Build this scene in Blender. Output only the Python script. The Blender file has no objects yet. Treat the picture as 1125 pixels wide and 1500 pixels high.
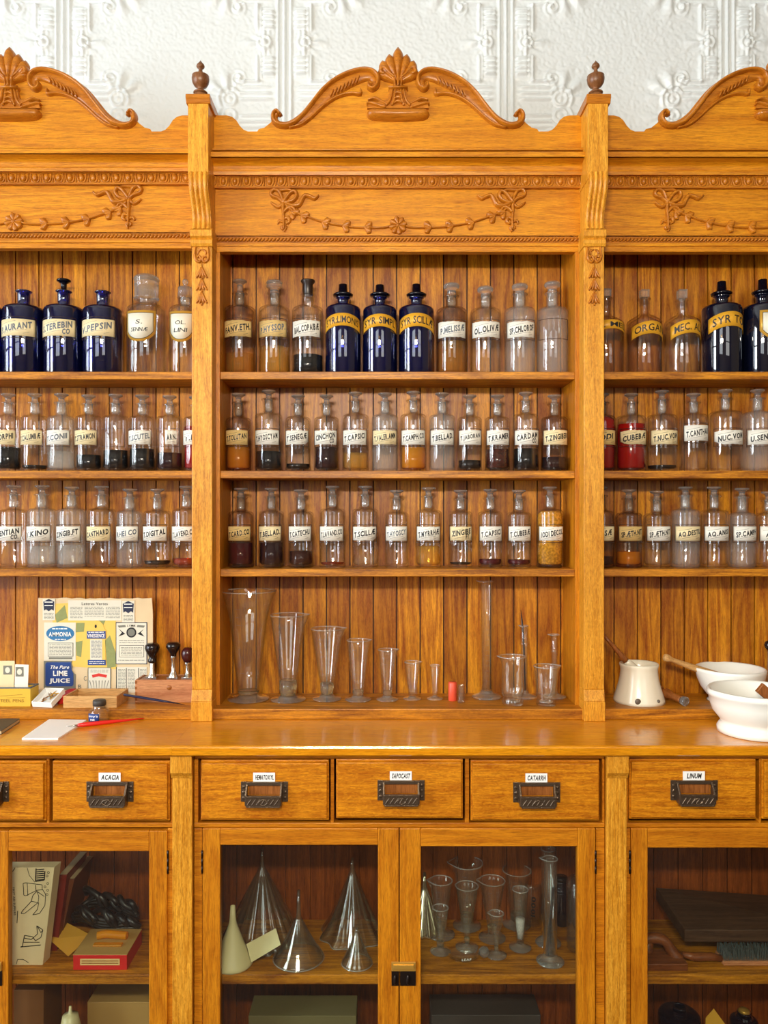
import bpy, math, random
import numpy as np
from mathutils import Vector, Matrix
random.seed(7)
S = bpy.context.scene
COL = S.collection
PI = math.pi
# ------------------------------------------------------------------ viewing geometry (metres)
F, D, CX, H, ZC = 1130.0, 1.883, 562.5, 755.0, 1.48   # focal length in px, camera distance, image centre, horizon row, eye height
def X(px, Y): return (px - CX) / F * (D + Y)
def Z(py, Y): return ZC - (py - H) / F * (D + Y)
def P(px, py, Y): return (X(px, Y), Y, Z(py, Y))

# ------------------------------------------------------------------ mesh builder
class MB:
    def __init__(s): s.v = []; s.f = []; s.sm = []
    def add(s, vs, fs, smooth=False):
        o = len(s.v); s.v += [tuple(p) for p in vs]
        s.f += [tuple(i + o for i in f) for f in fs]; s.sm += [smooth] * len(fs)
        return s
    def box(s, x0, x1, y0, y1, z0, z1, M=None):
        v = [(x, y, z) for z in (z0, z1) for y in (y0, y1) for x in (x0, x1)]
        if M: v = [tuple(M @ Vector(p)) for p in v]
        return s.add(v, [(0, 2, 3, 1), (4, 5, 7, 6), (0, 1, 5, 4), (2, 6, 7, 3), (0, 4, 6, 2), (1, 3, 7, 5)])
    def prism(s, poly, y0, y1, smooth=False):        # poly in (x,z), extruded along y
        n = len(poly); v = [(x, y0, z) for x, z in poly] + [(x, y1, z) for x, z in poly]
        f = [tuple(range(n)), tuple(reversed(range(n, 2 * n)))]
        s.add(v, f)
        o = len(s.v) - 2 * n
        for i in range(n):
            j = (i + 1) % n
            s.f.append((o + i, o + n + i, o + n + j, o + j)); s.sm.append(smooth)
        return s
    def extrude_x(s, poly, x0, x1, smooth=False):    # poly in (y,z), extruded along x
        n = len(poly); v = [(x0, y, z) for y, z in poly] + [(x1, y, z) for y, z in poly]
        o = len(s.v); s.v += v
        s.f += [tuple(o + i for i in range(n)), tuple(o + i for i in reversed(range(n, 2 * n)))]; s.sm += [False, False]
        for i in range(n):
            j = (i + 1) % n
            s.f.append((o + i, o + n + i, o + n + j, o + j)); s.sm.append(smooth)
        return s
    def lathe(s, prof, segs=36, c=(0, 0, 0), warp=None, M=None, smooth=True):   # prof: (r,z) list
        o = len(s.v); rings = []
        for r, z in prof:
            if r < 1e-6:
                p = Vector((0, 0, z)); s.v.append(p); rings.append([len(s.v) - 1])
            else:
                ring = []
                for k in range(segs):
                    a = 2 * PI * k / segs
                    p = Vector((r * math.cos(a), r * math.sin(a), z))
                    if warp: p = Vector(warp(p, a))
                    s.v.append(p); ring.append(len(s.v) - 1)
                rings.append(ring)
        for i in range(o, len(s.v)):
            p = s.v[i]
            if M: p = M @ p
            s.v[i] = (p[0] + c[0], p[1] + c[1], p[2] + c[2])
        for a, b in zip(rings, rings[1:]):
            if len(a) == 1 and len(b) == 1: continue
            for k in range(segs):
                k2 = (k + 1) % segs
                if len(a) == 1: s.f.append((a[0], b[k2], b[k]))
                elif len(b) == 1: s.f.append((a[k], a[k2], b[0]))
                else: s.f.append((a[k], a[k2], b[k2], b[k]))
                s.sm.append(smooth)
        return s
    def tube(s, path, rad, segs=10, cap=True, smooth=True):
        path = [Vector(p) for p in path]; n = len(path)
        if not hasattr(rad, '__len__'): rad = [rad] * n
        o = len(s.v); up = Vector((0.13, 0.31, 0.94)).normalized()
        for i, p in enumerate(path):
            t = (path[min(i + 1, n - 1)] - path[max(i - 1, 0)]).normalized()
            a = t.cross(up)
            if a.length < .05: a = t.cross(Vector((1, 0, 0)))
            a.normalize(); b = t.cross(a)
            for k in range(segs):
                q = 2 * PI * k / segs
                s.v.append(tuple(p + a * math.cos(q) * rad[i] + b * math.sin(q) * rad[i]))
        for i in range(n - 1):
            for k in range(segs):
                k2 = (k + 1) % segs
                s.f.append((o + i * segs + k, o + i * segs + k2, o + (i + 1) * segs + k2, o + (i + 1) * segs + k)); s.sm.append(smooth)
        if cap:
            s.f.append(tuple(o + k for k in reversed(range(segs)))); s.sm.append(False)
            s.f.append(tuple(o + (n - 1) * segs + k for k in range(segs))); s.sm.append(False)
        return s
    def ell(s, c, r, M=None, seg=12, rings=8):
        prof = [(math.sin(PI * i / rings), -math.cos(PI * i / rings)) for i in range(rings + 1)]
        prof[0] = (0, -1); prof[-1] = (0, 1)
        A = Matrix.Diagonal(Vector(r)).to_3x3()
        if M: A = M @ A
        return s.lathe(prof, seg, c, M=A)
    def ribbon(s, path, wid, dep, y0, k=7, sub=3):   # carved relief in the XZ plane standing proud of y0 towards -y
        n = len(path)
        if not hasattr(wid, '__len__'): wid = [wid] * n
        if not hasattr(dep, '__len__'): dep = [dep] * n
        if n > 2 and sub > 1:
            A = np.array([(p[0], p[1], w, d) for p, w, d in zip(path, wid, dep)], float); A = np.vstack([A[:1], A, A[-1:]]); out = []
            for i in range(1, n):
                a, b, c, d = A[i - 1:i + 3]
                for j in range(sub):
                    t = j / sub; out.append(.5 * (2 * b + (c - a) * t + (2 * a - 5 * b + 4 * c - d) * t * t + (3 * b - a - 3 * c + d) * t ** 3))
            out.append(A[-1]); path = [(p[0], p[1]) for p in out]; wid = [max(p[2], 1e-5) for p in out]; dep = [max(p[3], 1e-5) for p in out]
        n = len(path); o = len(s.v)
        for i in range(n):
            a = path[max(i - 1, 0)]; b = path[min(i + 1, n - 1)]
            t = Vector((b[0] - a[0], b[1] - a[1])); t.normalize(); nx, nz = -t.y, t.x
            for j in range(k):
                q = PI * j / (k - 1)
                s.v.append((path[i][0] + nx * math.cos(q) * wid[i], y0 - dep[i] * math.sin(q), path[i][1] + nz * math.cos(q) * wid[i]))
        for i in range(n - 1):
            for j in range(k - 1):
                s.f.append((o + i * k + j, o + i * k + j + 1, o + (i + 1) * k + j + 1, o + (i + 1) * k + j)); s.sm.append(True)
        s.f.append(tuple(o + j for j in range(k))); s.sm.append(False)
        s.f.append(tuple(o + (n - 1) * k + j for j in reversed(range(k)))); s.sm.append(False)
        return s
    def build(s, name, mat, parent=None, bevel=0, off=None, fix=True):
        me = bpy.data.meshes.new(name)
        ox, oy, oz = off if off is not None else (abs_loc(parent) if parent else (0, 0, 0))
        me.from_pydata([(a - ox, b - oy, c - oz) for a, b, c in s.v], [], s.f)
        me.polygons.foreach_set('use_smooth', s.sm)
        me.update()
        if fix:
            import bmesh
            bm = bmesh.new(); bm.from_mesh(me); bmesh.ops.recalc_face_normals(bm, faces=bm.faces); bm.to_mesh(me); bm.free()
        o = bpy.data.objects.new(name, me); COL.objects.link(o)
        me.materials.append(mat)
        if parent: o.parent = parent
        if bevel:
            b = o.modifiers.new('bevel', 'BEVEL'); b.width = bevel; b.segments = 2; b.limit_method = 'ANGLE'; b.angle_limit = .7
        return o
def abs_loc(o):
    x = Vector((0, 0, 0))
    while o: x += o.location; o = o.parent
    return tuple(x)
def empty(name, loc, label, cat, group=None, rz=0):
    o = bpy.data.objects.new(name, None); COL.objects.link(o); o.location = loc; o.rotation_euler = (0, 0, rz)
    o.empty_display_size = .02
    return tag(o, label, cat, group)
def tag(o, label, cat, group=None):
    o['label'] = label; o['category'] = cat
    if group: o['group'] = group
    return o
def struct(o): o['kind'] = 'structure'; return o

# ------------------------------------------------------------------ materials
def srgb(r, g, b):
    f = lambda c: (c / 255 / 12.92 if c / 255 <= .04045 else ((c / 255 + .055) / 1.055) ** 2.4)
    return (f(r), f(g), f(b), 1)
class NT:
    def __init__(s, name):
        s.m = bpy.data.materials.new(name); s.m.use_nodes = True; s.t = s.m.node_tree
        for n in list(s.t.nodes): s.t.nodes.remove(n)
        s.out = s.n('ShaderNodeOutputMaterial')
    def n(s, ty, **kw):
        x = s.t.nodes.new(ty)
        for k, v in kw.items():
            if k.startswith('_'): setattr(x, k[1:], v)
            else:
                key = int(k[1:]) if k[0] == 'i' and k[1:].isdigit() else k.replace('__', ' ')
                if hasattr(v, 'is_linked') or isinstance(v, bpy.types.NodeSocket): s.t.links.new(v, x.inputs[key])
                else: x.inputs[key].default_value = v
        return x
    def math(s, op, a, b=0.0, c=None):
        kw = dict(i0=a, i1=b)
        if c is not None: kw['i2'] = c
        return s.n('ShaderNodeMath', _operation=op, **kw).outputs[0]
    def mix(s, fac, a, b, mode='MIX'):
        x = s.n('ShaderNodeMix', _data_type='RGBA', _blend_type=mode)
        for i, v in ((0, fac), (6, a), (7, b)):
            if isinstance(v, bpy.types.NodeSocket): s.t.links.new(v, x.inputs[i])
            else: x.inputs[i].default_value = v
        return x.outputs[2]
    def ramp(s, fac, stops):
        x = s.n('ShaderNodeValToRGB', Fac=fac); e = x.color_ramp.elements
        while len(e) < len(stops): e.new(.5)
        for i, (p, c) in enumerate(stops): e[i].position = p; e[i].color = c
        return x.outputs[0]
    def done(s, sh): s.t.links.new(sh, s.out.inputs['Surface']); return s.m
def plain(name, col, rough=.5, metal=0, bump=0, bscale=200, spec=.5, var=0):
    t = NT(name)
    p = t.n('ShaderNodeBsdfPrincipled', Roughness=rough, Metallic=metal)
    p.inputs['Specular IOR Level'].default_value = spec
    tc = t.n('ShaderNodeTexCoord').outputs['Object']
    n = t.n('ShaderNodeTexNoise', Vector=tc, Scale=bscale, Detail=4.0).outputs[0]
    c2 = tuple(x * (1 - var) for x in col[:3]) + (1,)
    t.t.links.new(t.mix(n, col, c2), p.inputs['Base Color'])
    if bump:
        b = t.n('ShaderNodeBump', Height=n, Strength=bump, Distance=.002); t.t.links.new(b.outputs[0], p.inputs['Normal'])
    return t.done(p.outputs[0])
def wood(name, light, dark, axis='X', rough=.38, boards=0, coat=0, fleck=.35, contrast=1.0, boardvar=.5, ring=.55):
    t = NT(name)
    tc = t.n('ShaderNodeTexCoord').outputs['Object']
    rnd = t.n('ShaderNodeObjectInfo').outputs['Random']
    off = t.n('ShaderNodeCombineXYZ', X=t.math('MULTIPLY', rnd, 37.0), Y=t.math('MULTIPLY', rnd, 11.0), Z=t.math('MULTIPLY', rnd, 23.0)).outputs[0]
    v = t.n('ShaderNodeVectorMath', _operation='ADD', i0=tc, i1=off).outputs[0]
    bid = None
    if boards:
        sep = t.n('ShaderNodeSeparateXYZ', Vector=tc)
        fl = t.math('FLOOR', t.math('DIVIDE', sep.outputs[0], boards))
        bid = t.n('ShaderNodeTexWhiteNoise', _noise_dimensions='1D', W=t.math('ADD', fl, t.math('MULTIPLY', rnd, 50.0))).outputs[0]
        o2 = t.n('ShaderNodeCombineXYZ', X=t.math('MULTIPLY', bid, 9.0), Y=bid, Z=t.math('MULTIPLY', bid, 31.0)).outputs[0]
        v = t.n('ShaderNodeVectorMath', _operation='ADD', i0=v, i1=o2).outputs[0]
    def sc(a, b): return t.n('ShaderNodeVectorMath', _operation='MULTIPLY', i0=v, i1=(a, b, b) if axis == 'X' else (b, b, a)).outputs[0]
    # cathedral figure: contour rings of a slow noise, plus fine pores and ray fleck
    base = t.n('ShaderNodeTexNoise', Vector=sc(1.3, 14.0), Scale=1.0, Detail=2.0, Distortion=.4).outputs[0]
    rings = t.math('FRACT', t.math('MULTIPLY', base, 9.0))
    rings = t.math('ABSOLUTE', t.math('SUBTRACT', rings, .5))
    grain = t.n('ShaderNodeTexNoise', Vector=sc(7.0, 190.0), Scale=1.0, Detail=5.0, Roughness=.65).outputs[0]
    pores = t.n('ShaderNodeTexNoise', Vector=sc(40.0, 900.0), Scale=1.0, Detail=2.0).outputs[0]
    flk = t.n('ShaderNodeTexNoise', Vector=sc(70.0, 160.0), Scale=1.0, Detail=3.0, Distortion=1.5).outputs[0]
    g = t.math('ADD', t.math('MULTIPLY', rings, ring), t.math('MULTIPLY', grain, 1.4 - ring))
    g = t.math('ADD', g, t.math('MULTIPLY', t.math('SUBTRACT', flk, .5), fleck))
    h = .32 / contrast
    col = t.ramp(g, [(max(0, .52 - h), dark), (min(1, .58 + h), light)])
    pf = t.ramp(pores, [(.36, (.55, .50, .42, 1)), (.50, (1, 1, 1, 1))])
    col = t.mix(.75, col, pf, 'MULTIPLY')
    if bid is not None:
        tone = t.ramp(bid, [(0, (1 - boardvar * .75, 1 - boardvar * .9, 1 - boardvar * .95, 1)), (1, (1, 1, 1, 1))])
        col = t.mix(1.0, col, tone, 'MULTIPLY')
    big = t.n('ShaderNodeTexNoise', Vector=v, Scale=5.0, Detail=2.0).outputs[0]
    col = t.mix(.5, col, t.ramp(big, [(.3, (.80, .74, .66, 1)), (.7, (1, 1, 1, 1))]), 'MULTIPLY')
    p = t.n('ShaderNodeBsdfPrincipled', Roughness=rough); p.inputs['Specular IOR Level'].default_value = .38
    t.t.links.new(col, p.inputs['Base Color'])
    if coat: p.inputs['Coat Weight'].default_value = coat; p.inputs['Coat Roughness'].default_value = .13
    b = t.n('ShaderNodeBump', Height=t.math('ADD', grain, pores), Strength=.18, Distance=.0012)
    t.t.links.new(b.outputs[0], p.inputs['Normal'])
    return t.done(p.outputs[0])
def thin_glass(name, tint=(.97, .98, .97, 1), edge=(.55, .56, .52, 1), haze=.03, hazecol=(.8, .8, .78, 1), rough=.03, refl=1.0, power=2.2):
    t = NT(name)
    lw = t.n('ShaderNodeLayerWeight', Blend=.5).outputs['Facing']
    e = t.math('POWER', lw, power)
    tr = t.n('ShaderNodeBsdfTransparent', Color=t.mix(e, tint, edge)).outputs[0]
    df = t.n('ShaderNodeBsdfDiffuse', Color=hazecol).outputs[0]
    gl = t.n('ShaderNodeBsdfGlossy', Color=(1, 1, 1, 1), Roughness=rough).outputs[0]
    fr = t.math('MULTIPLY', t.math('ADD', t.math('MULTIPLY', t.math('POWER', lw, 4.5), .75), .042), refl)
    fr = t.math('MINIMUM', fr, 1.0)
    a = t.n('ShaderNodeMixShader', i0=haze, i1=tr, i2=df).outputs[0]
    return t.done(t.n('ShaderNodeMixShader', i0=fr, i1=a, i2=gl).outputs[0])
def liquid(name, tint, body, opac=.5, noise=0):
    t = NT(name)
    tr = t.n('ShaderNodeBsdfTransparent', Color=tint).outputs[0]
    c = body
    if noise:
        tc = t.n('ShaderNodeTexCoord').outputs['Object']
        nz = t.n('ShaderNodeTexNoise', Vector=tc, Scale=noise, Detail=4.0).outputs[0]
        c = t.mix(t.ramp(nz, [(.4, (0, 0, 0, 1)), (.62, (1, 1, 1, 1))]), body, tuple(min(1, x * 1.9) for x in body[:3]) + (1,))
    p = t.n('ShaderNodeBsdfPrincipled', Roughness=.12)
    if noise: t.t.links.new(c, p.inputs['Base Color'])
    else: p.inputs['Base Color'].default_value = c
    return t.done(t.n('ShaderNodeMixShader', i0=opac, i1=tr, i2=p.outputs[0]).outputs[0])
def refr_glass(name, col, rough, white=0):
    t = NT(name)
    g = t.n('ShaderNodeBsdfGlass', Color=col, Roughness=rough, IOR=1.45).outputs[0]
    tr = t.n('ShaderNodeBsdfTransparent', Color=(.92, .93, .92, 1)).outputs[0]
    g = t.n('ShaderNodeMixShader', i0=.22, i1=g, i2=tr).outputs[0]
    if white:
        d = t.n('ShaderNodeBsdfPrincipled', Roughness=.35); d.inputs['Base Color'].default_value = (.72, .74, .74, 1)
        g = t.n('ShaderNodeMixShader', i0=white, i1=g, i2=d.outputs[0]).outputs[0]
    return t.done(g)

OAK_L, OAK_D = srgb(230, 156, 28), srgb(178, 100, 6)
M = {}
M['oak_h'] = wood('oak_horizontal', OAK_L, OAK_D, 'X')
M['oak_v'] = wood('oak_vertical', srgb(240, 174, 58), srgb(192, 120, 16), 'Z', fleck=1.0)
M['oak_drawer'] = wood('oak_drawer_front', srgb(226, 148, 24), srgb(174, 94, 4), 'X', fleck=1.0, contrast=1.1)
M['oak_frame'] = wood('oak_frame', srgb(222, 144, 26), srgb(166, 88, 6), 'X')
M['oak_frame_v'] = wood('oak_frame_upright', srgb(222, 146, 28), srgb(168, 90, 6), 'Z')
M['oak_carved'] = wood('oak_carving', srgb(208, 132, 36), srgb(158, 86, 12), 'X', rough=.28, fleck=.1)
M['oak_dark'] = wood('oak_moulding', srgb(170, 96, 32), srgb(110, 56, 16), 'X', rough=.35)
M['oak_top'] = wood('oak_counter_top', srgb(240, 166, 24), srgb(204, 120, 6), 'X', rough=.24, coat=.7, fleck=.15, contrast=.8)
M['shelf'] = wood('oak_shelf', srgb(218, 144, 32), srgb(124, 64, 6), 'X', rough=.4, contrast=1.4)
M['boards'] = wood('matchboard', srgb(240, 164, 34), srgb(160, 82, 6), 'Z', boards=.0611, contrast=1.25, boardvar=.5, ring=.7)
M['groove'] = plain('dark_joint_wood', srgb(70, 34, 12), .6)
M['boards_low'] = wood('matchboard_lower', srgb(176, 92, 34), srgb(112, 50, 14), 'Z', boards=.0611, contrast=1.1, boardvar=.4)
M['finial'] = wood('walnut_finial', srgb(150, 100, 62), srgb(96, 58, 30), 'Z', rough=.3)
M['pale_wood'] = wood('pale_pine', srgb(222, 178, 116), srgb(190, 138, 76), 'X', rough=.55)
M['pink_wood'] = wood('cedar_box', srgb(206, 146, 100), srgb(164, 98, 60), 'X', rough=.5, contrast=1.2)
M['brown_wood'] = wood('turned_wood', srgb(176, 108, 52), srgb(120, 66, 26), 'Z', rough=.35)
M['tool_wood'] = wood('tool_handle', srgb(150, 84, 40), srgb(92, 44, 18), 'X', rough=.35)
M['black_wood'] = plain('ebonised_wood', srgb(24, 15, 16), .2)
M['maroon_wood'] = plain('maroon_handle', srgb(62, 18, 20), .22)
M['dark_board'] = wood('dark_stained_board', srgb(96, 70, 52), srgb(50, 34, 26), 'X', rough=.45)
M['glass'] = thin_glass('clear_glass', haze=.004, tint=(.99, .99, .985, 1), edge=(.58, .54, .46, 1), power=3.2, refl=1.25)
M['glass_dusty'] = thin_glass('dusty_clear_glass', haze=.055, tint=(.98, .98, .97, 1), edge=(.55, .52, .46, 1), power=3.0)
M['glass_smoky'] = thin_glass('smoky_glass', tint=(.95, .91, .85, 1), edge=(.40, .30, .22, 1), haze=.006, power=2.6)
M['measure'] = thin_glass('measure_glass', tint=(.985, .99, .97, 1), edge=(.62, .62, .52, 1), haze=.010, hazecol=(.9, .92, .86, 1), power=3.2, refl=1.45)
M['glass_foot'] = thin_glass('glass_foot', tint=(.95, .94, .88, 1), edge=(.55, .52, .42, 1), haze=.09, hazecol=(.9, .9, .84, 1), power=1.6, refl=2.2)
M['glass_rim'] = thin_glass('glass_rim', tint=(.9, .9, .88, 1), edge=(.6, .6, .56, 1), haze=.20, hazecol=(.92, .92, .9, 1), refl=2.0)  # white haze mixed in to paint the bright highlight along glass rims
M['thick_glass'] = refr_glass('thick_yellowish_glass', (.96, .93, .74, 1), .03, .06)
M['pane'] = thin_glass('window_pane', tint=(.93, .95, .92, 1), edge=(.8, .82, .8, 1), haze=.001, rough=.01, refl=.7)
M['blue'] = thin_glass('cobalt_glass', tint=(.16, .19, .74, 1), edge=(.02, .03, .26, 1), haze=.16, hazecol=(.008, .014, .10, 1), rough=.025, refl=2.2, power=1.2)
M['navy'] = thin_glass('navy_glass', tint=(.01, .012, .06, 1), edge=(.002, .002, .01, 1), haze=.6, hazecol=(.004, .006, .022, 1), rough=.025, refl=2.0, power=1.2)
M['stopper'] = refr_glass('stopper_glass', (.97, .98, .96, 1), .03, .12)
M['ground'] = refr_glass('ground_glass', (.95, .96, .95, 1), .22, .12)
M['dark_stopper'] = plain('dark_cork_stopper', srgb(40, 26, 20), .35)
M['blue_stopper'] = plain('black_glass_stopper', srgb(10, 10, 20), .12)
M['rim_line'] = plain('dark_panel_edge', srgb(52, 30, 18), .3)  # dark brown paints the reflection lines along the glass label recess
M['paper'] = plain('label_paper', srgb(236, 233, 222), .55, var=.05, bscale=60)
M['paper_yellow'] = plain('aged_label_paper', srgb(222, 190, 124), .55, var=.12, bscale=60)
M['paper_gold'] = plain('gold_label_band', srgb(226, 166, 44), .4, var=.15, bscale=40)
M['paper_cream'] = plain('cream_label_paper', srgb(236, 218, 172), .5, var=.08, bscale=60)
M['gold'] = plain('gold_border', srgb(222, 170, 70), .3, metal=.35)
M['ink'] = plain('black_ink', srgb(14, 13, 16), .5)
M['ink_faint'] = plain('faded_ink', srgb(92, 100, 110), .6)
M['ink_white'] = plain('white_ink', srgb(245, 245, 240), .5)
M['ink_red'] = plain('red_ink', srgb(210, 50, 40), .5)
M['ink_gold'] = plain('embossed_gold_ink', srgb(160, 112, 20), .5)
M['ink_blue'] = plain('blue_print', srgb(32, 66, 136), .5)
M['print_teal'] = plain('teal_blue_print', srgb(40, 112, 164), .5)
M['print_navy'] = plain('navy_print', srgb(24, 32, 62), .5)
M['print_yellow'] = plain('yellow_print', srgb(236, 198, 92), .5, var=.1, bscale=80)
M['print_green'] = plain('green_print', srgb(150, 158, 96), .5, var=.3, bscale=120)
M['print_grey'] = plain('grey_print', srgb(120, 120, 108), .5)
M['newsprint'] = plain('newsprint', srgb(226, 222, 204), .6, var=.1, bscale=90)
M['card'] = plain('white_card', srgb(246, 246, 244), .5)
M['board_cream'] = plain('cream_pasteboard', srgb(226, 202, 160), .6, var=.15, bscale=30)
M['l_black'] = liquid('black_tincture', (.01, .01, .01, 1), srgb(10, 8, 10), .97)
M['l_teal'] = liquid('blue_black_tincture', (.01, .012, .015, 1), srgb(8, 14, 20), .97)
M['l_maroon'] = liquid('maroon_tincture', (.30, .01, .04, 1), srgb(96, 8, 30), .5)
M['l_plum'] = liquid('plum_tincture', (.07, .01, .02, 1), srgb(44, 10, 20), .7)
M['l_red'] = liquid('red_tincture', (.75, .015, .01, 1), srgb(190, 10, 6), .5)
M['l_orange'] = liquid('orange_tincture', (.75, .17, .02, 1), srgb(190, 70, 14), .35)
M['l_amber'] = liquid('amber_tincture', (.95, .58, .10, 1), srgb(236, 160, 24), .45)
M['l_gold'] = liquid('golden_residue', (.98, .84, .48, 1), srgb(246, 200, 96), .14)
M['l_brown'] = liquid('brown_tincture', (.16, .05, .02, 1), srgb(60, 22, 14), .7)
M['l_speckle'] = liquid('speckled_brown_resin', (.14, .05, .02, 1), srgb(58, 20, 12), .85, 160)
M['l_mustard'] = liquid('mustard_crystals', (.7, .45, .1, 1), srgb(176, 122, 30), .8, 180)
M['l_clear'] = liquid('clear_spirit', (.97, .95, .9, 1), srgb(210, 200, 180), .05)
M['l_white'] = liquid('white_powder', (.9, .9, .9, 1), srgb(220, 222, 222), .6, 150)
M['l_crust'] = liquid('white_crust', (.95, .95, .94, 1), srgb(205, 205, 202), .2, 150)
M['iron'] = plain('antique_iron', srgb(122, 104, 86), .34, metal=.85, bump=.4, bscale=500, var=.45)
M['brass'] = plain('brass', srgb(214, 168, 76), .28, metal=.6)
M['steel'] = plain('bright_steel', srgb(196, 194, 188), .22, metal=.95)
M['dark_metal'] = plain('dark_metal', srgb(40, 30, 26), .4, metal=.6)
M['silver'] = plain('silvered_glass', srgb(200, 190, 160), .12, metal=.9)
M['porcelain'] = plain('white_porcelain', srgb(240, 240, 232), .18, var=.03, bscale=30)
M['porcelain_cream'] = plain('cream_porcelain', srgb(236, 228, 206), .2, var=.06, bscale=30)
M['enamel'] = plain('cream_enamel', srgb(216, 206, 156), .3, var=.08, bscale=20)
M['plug_grey'] = plain('grey_plug', srgb(96, 84, 72), .5)
M['red'] = plain('red_plastic', srgb(226, 84, 56), .4)
M['red_pen'] = plain('red_lacquer', srgb(222, 40, 34), .25)
M['red_box'] = plain('red_card', srgb(196, 26, 22), .5)
M['navy_pen'] = plain('navy_lacquer', srgb(34, 36, 66), .25)
M['rod'] = plain('dark_rod', srgb(30, 26, 30), .3)
M['yellow_box'] = plain('yellow_tin', srgb(224, 184, 58), .45, var=.1, bscale=50)
M['slate'] = plain('slate_lid', srgb(86, 96, 106), .5)
M['tan'] = plain('tan_card', srgb(178, 140, 76), .55, var=.12, bscale=40)
M['envelope'] = plain('yellow_envelope', srgb(214, 160, 52), .55, var=.05)
M['carton'] = plain('brown_carton', srgb(122, 76, 32), .6, var=.2, bscale=40)
M['cord'] = plain('black_rubber', srgb(20, 17, 17), .35, bump=.4, bscale=120)
M['leather'] = plain('dark_book_cloth', srgb(66, 62, 58), .5, var=.2)
M['book_red'] = plain('red_book_cloth', srgb(128, 34, 20), .5, var=.2)
M['book_brown'] = plain('brown_book_cloth', srgb(110, 56, 26), .5, var=.2)
M['pages'] = plain('book_pages', srgb(190, 170, 130), .7)
M['green_grey'] = plain('olive_card', srgb(108, 100, 62), .6, var=.1)
M['bristle'] = plain('wire_bristles', srgb(96, 106, 104), .45, metal=.4)
M['white_wall'] = plain('white_painted_tin', srgb(218, 223, 224), .34)
M['room_wall'] = plain('cream_plaster', srgb(128, 112, 92), .8)
M['room_floor'] = wood('floor_boards', srgb(104, 70, 44), srgb(70, 44, 26), 'X', rough=.4)
M['room_ceiling'] = plain('white_ceiling', srgb(168, 164, 156), .8)
M['window_paint'] = plain('white_window_paint', srgb(232, 230, 224), .5)

# ------------------------------------------------------------------ lettering
_tc = {}
def _raw(txt, shear, bold):
    cu = bpy.data.curves.new('lettering', 'FONT'); cu.body = txt; cu.shear = shear; cu.offset = bold; cu.resolution_u = 2; cu.size = 1
    ob = bpy.data.objects.new('lettering', cu); COL.objects.link(ob)
    dg = bpy.context.evaluated_depsgraph_get(); dg.update()
    me = bpy.data.meshes.new_from_object(ob.evaluated_get(dg))
    v = [(p.co.x, p.co.y) for p in me.vertices]; f = [tuple(q.vertices) for q in me.polygons]
    bpy.data.objects.remove(ob); bpy.data.curves.remove(cu); bpy.data.meshes.remove(me)
    return v, f
def glyphs(txt, shear=.22, bold=.012):
    key = (txt, shear, bold)
    if key not in _tc:
        V, Fc, x = [], [], 0.0
        for ch in txt:
            if ch == ' ': x += .32; continue
            k2 = (ch, shear, bold)
            if k2 not in _tc:
                b = bold
                while True:
                    v, f = _raw('O' if ch == 'Q' else ch, shear, b)
                    if (f and max(p[1] for p in v) < 1.1) or b <= 0: break
                    b = b - .008 if b > .008 else 0
                if ch == 'Q':
                    o = len(v); v = v + [(.50, .20), (.60, .26), (.86, -.06), (.74, -.12)]; f = f + [(o, o + 3, o + 2, o + 1)]
                _tc[k2] = (v, f, None, None)
            v, f = _tc[k2][:2]
            if not v: continue
            lo = min(p[0] for p in v); hi = max(p[0] for p in v); o = len(V)
            # keep letters apart by their unsheared width
            ww = max(p[0] - shear * p[1] for p in v) - min(p[0] - shear * p[1] for p in v); l0 = min(p[0] - shear * p[1] for p in v)
            V += [(a - l0 + x, b) for a, b in v]; Fc += [tuple(q + o for q in g) for g in f]; x += ww + .085
        x0 = min(p[0] for p in V); x1 = max(p[0] for p in V); y0 = min(p[1] for p in V); y1 = max(p[1] for p in V)
        _tc[key] = ([(a - (x0 + x1) / 2, b - (y0 + y1) / 2) for a, b in V], Fc, x1 - x0, y1 - y0)
    return _tc[key]
def put_text(mb, fn, txt, cx, cy, w, h, rot=0, shear=.22, bold=.012):   # fn maps (a,b) on the label to 3D
    v, f, tw, th = glyphs(txt, shear, bold)
    c, s = math.cos(rot), math.sin(rot)
    pts = []
    for a, b in v:
        a, b = a / tw * w, b / th * h
        pts.append(fn(cx + a * c - b * s, cy + a * s + b * c))
    mb.add(pts, f)
def put_line(mb, fn, a0, b0, a1, b1, t):
    n = 5; L = math.hypot(a1 - a0, b1 - b0); nx, ny = -(b1 - b0) / L * t, (a1 - a0) / L * t
    v = []
    for i in range(n + 1):
        q = i / n; a = a0 + (a1 - a0) * q; b = b0 + (b1 - b0) * q
        v += [fn(a + nx, b + ny), fn(a - nx, b - ny)]
    mb.add(v, [(2 * i, 2 * i + 1, 2 * i + 3, 2 * i + 2) for i in range(n)])
def outline_patch(mb, fn, poly, t=.0006):            # a solid label of any outline, mapped by fn(a,b,lift)
    n = len(poly)
    v = [fn(a, b, t) for a, b in poly] + [fn(a, b, 0) for a, b in poly]
    f = [tuple(range(n)), tuple(reversed(range(n, 2 * n)))] + [(i, n + i, n + (i + 1) % n, (i + 1) % n) for i in range(n)]
    mb.add(v, f)
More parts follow.
